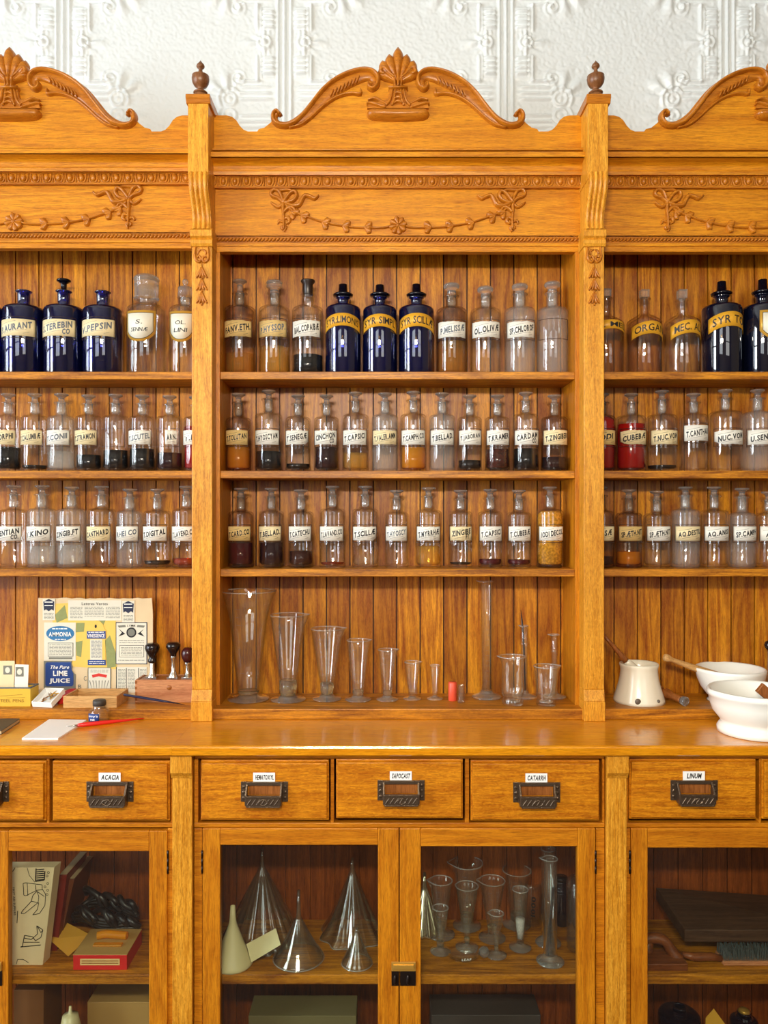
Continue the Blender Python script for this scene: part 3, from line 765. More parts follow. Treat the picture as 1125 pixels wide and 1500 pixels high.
def make_low_pilaster(cx):
    e = empty('base_pilaster', (cx, 0, 0), 'x', 'pilaster', 'plain pilasters between the base cabinets')
    Y = -.226; w = .0215; topz = CTZ - .0225
    mb = MB(); mb.box(-w, w, Y, .05, 0, topz); mb.build('shaft', M['oak_v'], e, .0015, off=(0, 0, 0))
    mb = MB(); mb.extrude_x([(Y, Z(1139, Y)), (Y - .003, Z(1139, Y)), (Y - .004, Z(1136.5, Y)), (Y - .011, Z(1130, Y)), (Y - .011, topz), (Y, topz)], -w - .0015, w + .0015)
    mb.build('cap_block', M['oak_v'], e, .001, off=(0, 0, 0))
    return e
lp1 = make_low_pilaster(LP); lp2 = copy_tree(lp1); lp2.location.x = RP
lp1['label'] = 'plain oak pilaster between the ACACIA drawer and the middle base cabinet'
lp2['label'] = 'plain oak pilaster between the CATARRH drawer and the LINUM drawer'

# ------------------------------------------------------------------ bottles
RZ = {1: shelf_z[0], 2: shelf_z[1], 3: shelf_z[2]}
SHELFNAME = {1: 'top', 2: 'second', 3: 'third'}
def lathe_bottle(R, zs, rn, zl, rl, sh, cone=False):
    o = [(0, .003), (R * .55, .0012), (R - .004, 0), (R - .0012, .0012), (R, .004)]
    if cone: o += [(R, zs - .016), (R - .002, zs - .012), (R * .62, zs - .002), (rn + .003, zs + .004), (rn, zs + .010)]
    else:
        for k in range(7):
            a = PI / 2 * k / 6; o.append((R - sh + sh * math.cos(a), zs - sh * .8 + sh * .8 * math.sin(a)))
        o += [(rn + .005, zs + .001), (rn + .0015, zs + .003), (rn, zs + .007)]
    o += [(rn, zl - .006), (rl - .001, zl - .003), (rl, zl - .001), (rl - .001, zl + .0005), (rn - .002, zl + .001)]
    t = .0024
    i = [(rn - .0028, zl - .002), (rn - .0028, zs + .005), (rn, zs - .001)]
    if cone: i += [(R - .006, zs - .016), (R - t, zs - .022)]
    else: i += [(R - sh * .8 - t, zs - t), (R - t - .001, zs - sh * .8 - .001)]
    i += [(R - t, .012), (R - .006, .0075), (0, .009)]
    return o + i
def bottle(row, px, w, ytop, yneck, text='', liq=None, lev=None, kind='clear', lab='white', stop='disc', panel=None, neck=None, dn=8, torn=0, look=None, where=None, text2=None, stopmat=None, lip=None, pap=None, name='stoppered_bottle', cat='bottle'):
    Y = .064 if row > 1 else .068
    s = (D + Y) / F; zb = RZ[row]
    zr = lambda y: Z(y, Y) - zb
    R = w / 2 * s; zs = zr(yneck); rn = (neck or 15.5) / 2 * s
    zl = zr(lip if lip else ytop + 13)
    rl = rn + 3.0 * s
    round_ = kind in ('blue', 'navy', 'jar')
    bay = 'left' if px < 285 else ('middle' if px < 850 else 'right')
    g = {1: 'bottles and jars on the top shelf', 2: 'stoppered bottles on the second shelf', 3: 'stoppered bottles on the third shelf'}[row]
    e = empty(name, (X(px, Y), Y, zb), where or '', cat, g)
    gm = {'clear': 'glass', 'frost': 'glass_dusty', 'smoky': 'glass_smoky', 'blue': 'blue', 'navy': 'navy', 'jar': 'glass', 'dusty': 'glass_dusty'}[kind]
    cone = stop == 'cube'
    mb = MB(); mb.lathe(lathe_bottle(R, zs, rn, zl, rl, min(.011, R * .35) if row > 1 else .014, cone), 40); mb.build('bottle_body', M[gm], e, off=(0, 0, 0))
    # stopper
    st = MB(); sm = 'stopper'; zt = zr(ytop); rd = 10.2 * s
    if stop == 'disc':
        st.lathe([(0, zt - .0015), (rd * .72, zt - .001), (rd * .93, zt), (rd, zt - .002), (rd * .97, zt - .0042), (rd * .75, zt - .0062), (rd * .60, zt - .0082), (rd * .42, zt - .0105), (rd * .40, zl + .003), (rn * .80, zl + .001), (rn * .78, zl - .001), (0, zl - .001)], 28)
    elif stop == 'knob':
        rd = 12 * s
        st.lathe([(0, zt), (rd * .6, zt - .0005), (rd * .92, zt - .003), (rd, zt - .008), (rd * .9, zt - .013), (rd * .55, zt - .018), (rn * .8, zl + .003), (rn * .8, zl - .001), (0, zl - .001)], 28)
    elif stop == 'double':
        rd = 12 * s
        st.lathe([(0, zt), (rd * .8, zt), (rd, zt - .003), (rd, zt - .006), (rd * .85, zt - .009), (rd, zt - .012), (rd * .95, zt - .016), (rd * .5, zt - .020), (rn * .8, zl + .001), (rn * .8, zl - .001), (0, zl - .001)], 28)
    elif stop == 'dark':
        rd = 10.5 * s; sm = 'dark_stopper'
        st.lathe([(0, zt), (rd, zt), (rd, zt - .004), (rd * .72, zt - .010), (rn * .85, zl + .001), (rn * .85, zl - .001), (0, zl - .001)], 28)
    elif stop == 'peg':
        rd = 6.2 * s; rf = 15 * s; sm = 'blue_stopper'
        st.lathe([(0, zt), (rd * .95, zt), (rd, zt - .001), (rd * 1.12, zl + .012), (rf * .8, zl + .010), (rf, zl + .007), (rf * .95, zl + .003), (rn, zl + .0005), (0, zl)], 28)
    elif stop == 'cube':
        a = 6 * s
        st.box(-a, a, -a, a, zl + .003, zt); st.lathe([(0, zl + .004), (rn * .8, zl + .004), (rn * .7, zl), (0, zl)], 20)
    elif stop == 'dome':
        rd = 17.5 * s
        st.lathe([(0, zt)] + [(rd * 1.06 * math.sin(a), zt - .014 * (1 - math.cos(a))) for a in [k * PI / 16 for k in range(1, 9)]] + [(rd, zt - .017), (rd * .97, zl + .008), (rd * 1.05, zl + .005), (rd, zl + .001), (0, zl + .001)], 36)
    elif stop == 'ball':
        rd = 10.5 * s
        st.lathe([(0, zt), (3 * s, zt - .001), (4.4 * s, zt - .006), (4 * s, zt - .010), (2.6 * s, zt - .014), (3 * s, zt - .020), (rd, zt - .022), (rd, zl + .002), (0, zl + .002)], 28)
    if stop != 'none':
        so = st.build('stopper', M[stopmat or sm], e, off=(0, 0, 0), bevel=.001 if stop == 'cube' else 0)
        if sm in ('stopper',) and stop not in ('cube', 'dome'):
            pg = MB(); ra = rn - .0029; pg.lathe([(0, zl - .0012), (ra - .0003, zl - .0012), (ra - .0018, zs + .007), (ra - .003, zs + .005), (0, zs + .005)], 24)
            pg.build('ground_plug', M['ground'], so, off=(0, 0, 0))
    # contents
    if liq:
        zz = max(zr(lev), .011); ri = R - .0029; top = min(zz, zs - .011)
        prof = [(0, .0095), (ri - .004, .0085), (ri, .0125), (ri, top), (0, top)]
        if zz > zs - .010: prof = [(0, .0095), (ri - .004, .0085), (ri, .0125), (ri, zs - .013), (ri * .78, zs - .005), (0, zs - .005)]
        lm = MB(); lm.lathe(prof, 36); lm.build('contents', M[liq], e, off=(0, 0, 0))
    # label
    def fn0(R2):
        return lambda a, b, l=0: ((R2 + l) * math.sin(a / R2), -(R2 + l) * math.cos(a / R2), b)
    Rl = R + .0003; rot0 = 0
    if lab in ('white', 'yellow', 'small', 'blank', 'goldpaper', 'cream'):
        p0, p1 = panel or {1: (471.5, 501), 2: (629.5, 655.5), 3: (768.5, 794)}[row]
        za, zc_ = zr(p1), zr(p0); zm = (za + zc_) / 2; hh = (zc_ - za)
        ang = 1.02; cw = 2 * ang * Rl; a0 = -.06 * Rl
        rim = MB()
        for zz in (za, zc_):
            pts = [((R + .0002) * math.sin(a0 / R + ang * 1.06 * k / 12), -(R + .0002) * math.cos(a0 / R + ang * 1.06 * k / 12), zz) for k in range(-12, 13)]
            rim.tube(pts, .00062, 6)
        for sg in (-1, 1):
            q = a0 / R + sg * ang * 1.06
            rim.tube([((R + .0002) * math.sin(q), -(R + .0002) * math.cos(q), z) for z in (za, zm, zc_)], .0006, 6)
        rim.build('label_panel_edge', M['rim_line'], e, off=(0, 0, 0))
        if lab != 'blank':
            lw, lh = cw, hh * .80
            lx = a0
            if lab == 'small': lw, lx = cw * .42, .012
            fl = fn0(Rl)
            fn = lambda a, b, l=0: fl(a + lx, b + zm, l)
            jag = None
            if torn:
                rr = random.Random(int(px)); ph = rr.random() * 6
                def jag(a):
                    t = (a + lw / 2) / lw; j = .0016 * math.sin(t * 19 + ph) * math.sin(t * 7 + ph)
                    lo, hi = -lh / 2 + abs(j), lh / 2 - abs(j) * .8
                    if torn == 2 and t < .25: lo, hi = lo + (.25 - t) * .03, hi - (.25 - t) * .012
                    if torn == 3 and t > .85: lo = lo + (t - .85) * .05
                    return lo, hi
            mat = {'yellow': 'paper_yellow', 'goldpaper': 'paper_yellow', 'cream': 'paper_cream'}.get(lab, 'paper')
            mb = MB(); grid_patch(mb, fn, lw, lh, .0007, 20, jag=jag); la = mb.build('label', M[mat], e, off=(0, 0, 0))
            tm = MB(); f2 = lambda a, b: fn(a, b, .0010); sl = .17
            if text:
                n = len(text); tw = min(lw * .84, n * lh * .32); th = lh * .40
                put_text(tm, f2, text, lw * .02, lh * (.02 if not text2 else .08), tw, th, sl, .25, .042)
                if text2: put_text(tm, f2, text2, lw * .27, -lh * .22, lw * .06 * (1 + len(text2)), th * .85, sl * .6, .25, .04)
            put_line(tm, f2, -lw * .38, lh * .20, lw * .06, lh * .20 + lw * .44 * sl, .00028)
            put_line(tm, f2, -lw * .26, -lh * .34, lw * .30, -lh * .34 + lw * .56 * sl, .00032)
            if not text2: put_line(tm, f2, lw * .22, -lh * .36, lw * .36, -lh * .36 + lw * .16 * sl + .0012, .00028)
            tm.build('lettering', M['ink_faint' if pap == 'faint' else 'ink'], la, off=(0, 0, 0), fix=False)
    elif lab == 'band':
        p0, p1 = panel or (465, 483)
        zm = (zr(p0) + zr(p1)) / 2; hh = zr(p0) - zr(p1); ang = 1.25; lw = 2 * ang * Rl; lx = dn * .001; fl = fn0(Rl)
        sag = hh * .45
        fn = lambda a, b, l=0: fl(a + lx, b + zm, l)
        mb = MB(); grid_patch(mb, fn, lw, hh, .0006, 24, sag=sag); la = mb.build('label', M[pap or 'paper_gold'], e, off=(0, 0, 0))
        tm = MB(); put_text(tm, lambda a, b: fn(a, b - sag * (2 * a / lw) ** 2, .0011), text, 0, 0, lw * .80, hh * .56, 0, 0, .012); tm.build('lettering', M['ink'], la, off=(0, 0, 0), fix=False)
    elif lab == 'shield':
        p0, p1 = panel or (462, 506)
        zm = (zr(p0) + zr(p1)) / 2; hh = zr(p0) - zr(p1); wd = 2 * .86 * Rl; fl = fn0(Rl); lx = dn * .001
        fn = lambda a, b, l=0: fl(a + lx, b + zm, l)
        def shield(k, l, name, mat, par):
            mb = MB(); N = 20; v = []
            for lift in (l, l - .0006):
                for i in range(N + 1):
                    t = -1 + 2 * i / N; lo = -hh / 2 * (1 - .62 * abs(t) ** 2.4 * 1.0); hi = hh / 2 * (.97 + .03 * abs(t))
                    v += [fn(t * wd / 2 * k, lo * k, lift), fn(t * wd / 2 * k, hi * (k if k == 1 else k), lift)]
            m = 2 * (N + 1); f = []
            for i in range(N):
                q = 2 * i; f += [(q, q + 2, q + 3, q + 1), (m + q, m + q + 1, m + q + 3, m + q + 2), (q, m + q, m + q + 2, q + 2), (q + 1, q + 3, m + q + 3, m + q + 1)]
            f += [(0, 1, m + 1, m), (2 * N, m + 2 * N, m + 2 * N + 1, 2 * N + 1)]
            mb.add(v, f, True); return mb.build(name, M[mat], par, off=(0, 0, 0))
        la = shield(1, .0006, 'label', 'gold', e); shield(.85, .0009, 'label_line', 'ink', la); shield(.82, .0012, 'label_field', pap or 'newsprint', la)
        tm = MB(); f2 = lambda a, b: fn(a, b, .0016)
        for i, tx in enumerate(text.split('/')):
            put_text(tm, f2, tx, 0, hh * (.12 - .24 * i), min(wd * .62, len(tx) * hh * .11), hh * .13, 0, .1, .012)
        tm.build('lettering', M['ink'], la, off=(0, 0, 0), fix=False)
    # description
    if not where:
        cont = {'l_black': 'with black liquid', 'l_teal': 'with black liquid', 'l_maroon': 'with maroon liquid', 'l_plum': 'with dark plum liquid', 'l_red': 'full of red liquid', 'l_orange': 'with some orange liquid',
                'l_amber': 'with amber contents', 'l_gold': 'with golden residue', 'l_brown': 'with brown liquid', 'l_speckle': 'with speckled brown resin', 'l_mustard': 'full of mustard crystals', 'l_clear': 'with a little clear liquid',
                'l_white': 'with white powder', 'l_crust': 'with white crust', None: 'empty'}[liq]
        t = (text + (' ' + text2 if text2 else '')).replace('/', ' ')
        e['label'] = f'{look or "clear stoppered bottle"} marked {t}, {cont}, {SHELFNAME[row]} shelf, {bay} cabinet'
    return e

# top shelf, left cabinet
bottle(1, -21, 54, 412, 450, '', None, None, 'blue', None, 'none', neck=20, lip=427, where='cobalt blue bottle cut off by the left picture edge, top shelf', name='cobalt_bottle')
bottle(1, 35, 58, 425, 450, 'P.AURANT', None, None, 'blue', 'cream', 'none', (471, 501), 18, pap='faint', lip=427, where='open cobalt bottle without stopper, white AURANT label, leftmost labelled one', name='cobalt_bottle')
bottle(1, 93.5, 56, 410, 450, 'S.TEREBIN', None, None, 'blue', 'cream', 'disc', (471, 501), 18, text2='CO', pap='faint', lip=427, stopmat='blue_stopper', where='cobalt bottle with flat disc stopper between two open cobalt bottles', name='cobalt_bottle')
bottle(1, 150.5, 56, 425, 451, 'V.PEPSIN', None, None, 'blue', 'cream', 'none', (471, 501), 18, pap='faint', lip=428, where='open cobalt bottle without stopper, next to the clear domed jar', name='cobalt_bottle')
bottle(1, 214.7, 56, 402, 449, 'S./SENN\u00c6', None, None, 'jar', 'shield', 'dome', (461, 506), 24, dn=-4, lip=440, where='clear glass jar with large domed stopper and gold shield label', name='apothecary_jar', cat='jar')
bottle(1, 271.5, 47, 409, 450, 'OL./LINI', None, None, 'jar', 'shield', 'ball', (461, 506), 18, dn=-2, lip=436, where='clear shield-labelled jar with small ball knob, half hidden by the pilaster', name='apothecary_jar', cat='jar')
# top shelf, middle cabinet
bottle(1, 351.5, 46, 411, 450, 'FANV.ETH.', 'l_gold', 520, 'smoky', 'yellow', 'disc', neck=17, torn=1, lip=430)
bottle(1, 402, 46, 412, 450, 'P.HYSSOP.', 'l_gold', 510, 'clear', 'yellow', 'double', neck=17, torn=1, pap='faint', lip=430, look='clear bottle with blotched label')
bottle(1, 451, 46, 411, 450, 'BAL.COPAIB\u00c6', 'l_teal', 522, 'clear', 'white', 'dark', neck=17, torn=1, lip=432, look='dark-stoppered clear bottle')
bottle(1, 502.5, 52, 417, 449, 'SYR:LIMONIS', None, None, 'blue', 'band', 'peg', (465, 483), 17, dn=0, lip=436, where='blue-black bottle with gold band reading SYR LIMONIS', name='syrup_bottle')
bottle(1, 556.5, 50, 418, 450, 'SYR SIMPL', None, None, 'blue', 'band', 'peg', (466, 484), 17, dn=0, lip=436, where='blue-black bottle with gold band reading SYR SIMPL', name='syrup_bottle')
bottle(1, 610, 52, 417, 450, 'SYR SCILL\u00c6', None, None, 'blue', 'band', 'peg', (465, 484), 17, dn=0, lip=436, where='blue-black bottle with gold band reading SYR SCILLÆ', name='syrup_bottle')
bottle(1, 661.5, 45, 415, 452, 'P.MELISS\u00c6', 'l_gold', 503, 'smoky', 'white', 'knob', (473, 502), 17, torn=1, lip=434, pap='faint')
bottle(1, 711, 45, 420, 453, 'OL.OLIV\u00c6', None, None, 'clear', 'white', 'knob', (473, 502), 17, torn=1, lip=435)
bottle(1, 761.5, 45, 416, 452, 'SP.CHLOROF', None, None, 'dusty', 'white', 'knob', (473, 502), 17, torn=1, lip=431)
bottle(1, 809, 46, 413, 452, '', None, None, 'dusty', 'blank', 'knob', (472, 501), 17, lip=430, where='dusty clear bottle with no label, right end of the middle top shelf')
# top shelf, right cabinet
bottle(1, 888, 50, 424, 466, 'C. MEL', None, None, 'smoky', 'band', 'cube', (474, 487), 13, dn=4, lip=437, where='brownish clear bottle half hidden at the left end of the right top shelf', name='syrup_bottle')
bottle(1, 943.7, 50, 425, 464, 'ORGANI', None, None, 'smoky', 'band', 'cube', (476, 494), 13, dn=6, lip=438, where='clear bottle with square stopper and gold band reading ORGANI', name='syrup_bottle')
bottle(1, 999, 50, 425, 464, 'MEC. ALO', None, None, 'clear', 'band', 'cube', (474, 493), 13, dn=10, lip=440, where='clear bottle with square stopper and gold band reading MEC ALO', name='syrup_bottle')
bottle(1, 1057, 56, 413, 448, 'SYR TOL', None, None, 'navy', 'band', 'peg', (463, 484), 18, dn=8, lip=434, where='navy bottle with gold band reading SYR TOL', name='syrup_bottle')
bottle(1, 1117, 58, 410, 448, 'SYR./FERRI', None, None, 'navy', 'shield', 'peg', (461, 504), 18, dn=14, lip=432, pap='newsprint', where='navy bottle with cream shield label at the right picture edge', name='syrup_bottle')
# second shelf: (px, w, ytop, yneck, text, liq, level, kind, label, options)
for a in [
    (12, 37, 577, 609, 'T.MORPHI', 'l_teal', 656, 'clear', 'cream', {}),
    (51, 37, 577, 609, 'T.CALUMB\u00c6', 'l_teal', 682, 'clear', 'cream', {}),
    (90, 38.5, 577, 610, 'T.CONII', 'l_crust', 662, 'dusty', 'white', dict(pap='faint')),
    (130, 37.5, 579, 609, 'T.STRAMON', 'l_teal', 667, 'clear', 'cream', {}),
    (169.5, 37.5, 578, 609, '', 'l_teal', 660, 'clear', 'blank', dict(where='clear bottle with blank label panel over dark liquid, second shelf, left cabinet')),
    (208.5, 38, 579, 610, 'T.SCUTEL', 'l_teal', 658, 'clear', 'white', dict(torn=1, pap='faint')),
    (248.5, 38, 580, 610, 'ARN.', 'l_plum', 664, 'clear', 'small', dict(torn=1, where='clear bottle with only a scrap of label over plum liquid, second shelf left')),
    (287, 36, 581, 611, 'T.LO', 'l_red', 626, 'clear', 'white', dict(where='bottle of red liquid half hidden behind the left pilaster, second shelf')),
    (349.5, 37, 577, 612, 'T.TOLUTAN', 'l_amber', 654, 'smoky', 'yellow', {}),
    (393.5, 40, 572, 606, 'T.HYOSCYAM', 'l_teal', 662, 'clear', 'white', {}),
    (436.7, 37, 579, 611, 'T.SENEG\u00c6', 'l_black', 680, 'clear', 'white', dict(torn=3)),
    (478.3, 36.5, 579, 611, 'CINCHON', 'l_plum', 656, 'clear', 'white', dict(text2='CO', torn=1)),
    (520.6, 38.5, 575, 607, 'T.CAPSICI', 'l_gold', 664, 'clear', 'white', {}),
    (564, 39, 576, 608, 'T.VALER.AMM', None, None, 'dusty', 'cream', dict(torn=1)),
    (605.5, 38.5, 574, 607, 'T.CAMPH.CO', 'l_amber', 656, 'clear', 'white', {}),
    (647.5, 38, 576, 608, 'T.BELLAD.', None, None, 'dusty', 'white', {}),
    (688, 36, 579, 611, 'T.JABORAN', 'l_black', 675, 'clear', 'white', {}),
    (728.5, 36.5, 579, 611, 'T.KRAMER', 'l_speckle', 659, 'clear', 'white', {}),
    (770, 38.5, 575, 607, 'CARDAM', 'l_black', 658, 'clear', 'white', dict(text2='CO')),
    (812, 39, 579, 611, 'T.ZINGIBER', 'l_plum', 670, 'smoky', 'cream', {}),
    (882, 38, 577, 609, 'IODI', 'l_red', 604, 'smoky', 'yellow', dict(where='bottle of dark red liquid half hidden behind the right pilaster, second shelf')),
    (924.5, 42, 577, 609, 'CUBEB\u00c6', 'l_red', 622, 'clear', 'cream', dict(torn=2)),
    (969.5, 43, 572.5, 608, 'T.NUC.VOM', 'l_black', 682, 'clear', 'cream', dict(torn=1)),
    (1016, 39, 577, 607, 'T.CANTHAR', None, None, 'clear', 'white', dict(panel=(622, 650))),
    (1062.5, 46, 571, 603, 'NUC.VOM', None, None, 'clear', 'white', dict(torn=2, look='wide clear bottle with torn label')),
    (1110, 45, 571, 604, 'U.SENN\u00c6', None, None, 'dusty', 'white', {}),
]: bottle(2, *a[:9], **a[9])
for a in [
    (20, 40, 711, 746, 'GENTIAN', None, None, 'clear', 'white', dict(text2='CO.')),
    (61.5, 40.5, 711, 745, 'T.KINO', 'l_crust', 800, 'dusty', 'white', {}),
    (105, 41, 713, 745, 'ZINGIB.FT', 'l_crust', 798, 'dusty', 'white', {}),
    (148.6, 40, 712, 745, 'CANTHARD', None, None, 'clear', 'cream', {}),
    (190, 37, 716, 748, 'RHEI CO', None, None, 'dusty', 'white', dict(pap='faint')),
    (230.5, 40, 716, 748, 'T.DIGITAL', 'l_black', 821, 'clear', 'white', {}),
    (273, 41, 712, 745, 'T.LAVEND.CO', 'l_orange', 818, 'clear', 'white', {}),
    (353, 37.5, 715, 749, 'T.CARD.CO', 'l_maroon', 795, 'smoky', 'yellow', {}),
    (397.5, 37, 715, 748, 'T.BELLAD.', 'l_plum', 795, 'clear', 'cream', {}),
    (441, 37, 717, 749, 'T.CATECHU', 'l_brown', 807, 'clear', 'white', {}),
    (487, 38.5, 712, 745, 'T.LAVAND.CO', 'l_orange', 825, 'clear', 'white', {}),
    (535, 38.5, 712, 745, 'T.SCILL\u00c6', 'l_clear', 812, 'clear', 'white', dict(torn=3)),
    (581, 35, 718, 750, 'T.HYOSCY', None, None, 'clear', 'white', dict(pap='faint')),
    (627.5, 38, 714, 747, 'T.MYRRH\u00c6', 'l_gold', 800, 'clear', 'white', dict(torn=1)),
    (674.5, 35.5, 718, 749, 'ZINGIBE', 'l_black', 828, 'clear', 'cream', dict(text2='FT', torn=1)),
    (718, 36, 716.5, 749, 'T.CAPSICI', 'l_maroon', 819, 'clear', 'white', {}),
    (760, 36, 718, 750, 'T.CUBEB\u00c6', 'l_maroon', 820, 'clear', 'white', {}),
    (805.5, 39, 713, 746, 'IODI DECOL', 'l_mustard', 744, 'clear', 'white', dict(torn=1)),
    (880, 39, 713, 748, 'ROS\u00c6', 'l_brown', 815, 'smoky', 'cream', dict(where='brownish bottle with ROSÆ label half hidden behind the right pilaster, third shelf')),
    (921, 38, 717, 751, 'SP.\u00c6TH.NIT', 'l_amber', 808, 'smoky', 'yellow', dict(where='brownish bottle with yellowed ÆTH NIT label, left of its white-labelled twin')),
    (962, 38, 719, 752, 'SP.\u00c6TH.NIT', 'l_clear', 806, 'clear', 'white', dict(where='clear bottle with white ÆTH NIT label, right of its yellowed twin')),
    (1004, 40, 713, 746, 'AQ.DESTIL', None, None, 'dusty', 'cream', {}),
    (1046, 39, 713, 747, 'AQ.ANISI', None, None, 'clear', 'white', {}),
    (1087, 37, 715, 751, 'SP.CAMPH', None, None, 'dusty', 'white', {}),
    (1126, 38, 720, 751, 'AQ.L', None, None, 'clear', 'white', dict(where='clear bottle cut off by the right picture edge, third shelf')),
]: bottle(3, *a[:9], **a[9])

# ------------------------------------------------------------------ glassware of the bottom tier
def base_Y(y): return 523.9 / (y - H) - D        # depth of a thing standing on the base board whose foot reads at row y
def low_Y(y): return 1137.7 / (y - H) - D        # the same for the shelf behind the lower doors
def spout(ang, amt, ztop, zr=.012, wid=.28):
    def w(p, a):
        d = (a - ang + PI) % (2 * PI) - PI
        k = math.exp(-(d / wid) ** 2) * max(0, 1 - (ztop - p.z) / zr) if p.z <= ztop + .01 else 0
        r = math.hypot(p.x, p.y)
        return (p.x * (1 + k * amt / max(r, .004)), p.y * (1 + k * amt / max(r, .004)), p.z + k * amt * .15)
    return w
GG = 'conical glass measures on the base board'
def measure(px, yf, foot, stem, bot, ybot, rim, yrim, label, Yf=base_Y, zfloor=BASEZ, flare=0, sp=0.0, group=GG, liq=None, name='glass_measure', mat='measure', grad=True):
    Y = Yf(yf); s = (D + Y) / F
    e = empty(name, (X(px, Y), Y, zfloor), label, 'glass', group)
    zr = lambda y: Z(y, Y) - zfloor
    rf, rs, rb, rr = foot / 2 * s, stem / 2 * s, bot / 2 * s, rim / 2 * s; zb, zt = zr(ybot), zr(yrim); t = .0018
    hs = min(.012, zb * .6)
    foot_ = [(0, .001), (rf * .9, 0), (rf, .0012), (rf * .97, .003), (rf * .55, hs * .45), (rs * 1.15, hs * .75), (rs, hs), (0, hs)]
    out = [(0, hs + .0003), (rs, hs + .0003)]
    out += [(rs + (rb - rs) * .7, (hs + zb) / 2), (rb, zb)]
    N = 6
    for k in range(1, N + 1):
        q = k / N; out.append((rb + (rr - rb) * (q if not flare else q ** 1.0 * (1 - flare) + flare * q ** 6), zb + (zt - zb) * q))
    out += [(rr + .0009, zt + .0008), (rr, zt + .0016), (rr - t, zt + .0006)]
    inn = []
    for k in range(N, -1, -1):
        q = k / N; inn.append((max(.001, rb + (rr - rb) * (q if not flare else q * (1 - flare) + flare * q ** 6) - t), zb + .003 + (zt - zb - .003) * q))
    inn.append((0, zb + .002))
    mb = MB(); mb.lathe(out + inn, 40, warp=spout(sp, rr * .22, zt) if sp is not None else None)
    mb.build('glass_body', M[mat], e, off=(0, 0, 0))
    mb = MB(); mb.lathe(foot_, 40); mb.build('foot', M['glass_foot'], e, off=(0, 0, 0))
    mb = MB(); mb.lathe([(rr - .0012 + .0017 * math.cos(a), zt + .0006 + .0013 * math.sin(a)) for a in [k * PI / 4 for k in range(9)]], 40, warp=spout(sp, rr * .22, zt) if sp is not None else None); mb.build('rim', M['glass_rim'], e, off=(0, 0, 0))
    if zb - hs > .008:
        pb = MB(); pb.lathe([(0, hs + .001), (rs * .92, hs + .001), (rs + (rb - rs) * .6, (hs + zb) / 2), (rb * .94, zb + .001), (0, zb + .001)], 32); pb.build('solid_base', M['thick_glass'], e, off=(0, 0, 0))
    if grad:
        g = MB()
        for k in range(1, 10):
            q = .12 + .08 * k; r = rb + (rr - rb) * (q if not flare else q * (1 - flare) + flare * q ** 6) + .0003; z = zb + (zt - zb) * q
            sp_ = .35 if k % 2 else .2
            g.tube([(r * math.sin(a), -r * math.cos(a), z) for a in [-.5 + sp_ * j / 4 for j in range(5)]], .00022, 4)
        g.build('graduations', M['ink_faint'], e, off=(0, 0, 0))
    if liq:
        l = MB(); zz = zb + (zt - zb) * liq[1]; r2 = rb + (rr - rb) * liq[1] - t - .0006
        l.lathe([(0, zb + .003), (max(rb - t - .0006, .001), zb + .0035), (r2, zz), (0, zz)], 28); l.build('contents', M[liq[0]], e, off=(0, 0, 0))
    return e
measure(364, 1024, 61, 26, 33, 1012, 81, 866, 'tallest and widest glass measure, far left of the glassware row', flare=.42, sp=None)
measure(422, 1025, 52, 24, 27, 997, 53, 901, 'second largest conical glass measure with thick yellowish base', sp=.0)
measure(479, 1024, 43, 18, 21, 1001, 48, 921, 'third conical glass measure, in front of a pale grained board')
measure(524.5, 1025, 39, 15, 17, 1012, 34, 938, 'medium conical glass measure, fourth in the shrinking row')
measure(567.5, 1025, 33, 12, 14, 1013, 28, 952, 'small conical glass measure, fifth in the shrinking row')
measure(604, 1024, 27, 9, 12, 1016, 24, 970, 'little conical glass measure with flaring rim, left of the smallest one')
measure(637, 1024, 24, 6, 8, 1014, 15, 975, 'smallest narrow conical glass measure, beside the red tube', sp=None)
Y = base_Y(1026); s = (D + Y) / F
e = empty('red_tube', (X(663, Y), Y, BASEZ), 'small red cylindrical tube standing beside the smallest measure', 'tube')
mb = MB(); h = Z(999, Y) - BASEZ; mb.lathe([(0, 0), (6 * s, 0), (6.3 * s, .001), (6.3 * s, h - .004), (6 * s, h - .003), (6.1 * s, h), (0, h)], 24); mb.build('tube_body', M['red'], e, off=(0, 0, 0))
Y = base_Y(1029); s = (D + Y) / F
e = empty('glass_vial', (X(675.5, Y), Y, BASEZ), 'tiny clear glass vial just right of the red tube', 'vial')
mb = MB(); h = Z(1003, Y) - BASEZ; r = 5 * s; mb.lathe([(0, 0), (r * 1.1, 0), (r * 1.1, .003), (r, .004), (r, h), (r - .001, h + .0005), (r - .0013, h), (r - .0013, .006), (0, .005)], 24); mb.build('glass_body', M['measure'], e, off=(0, 0, 0))
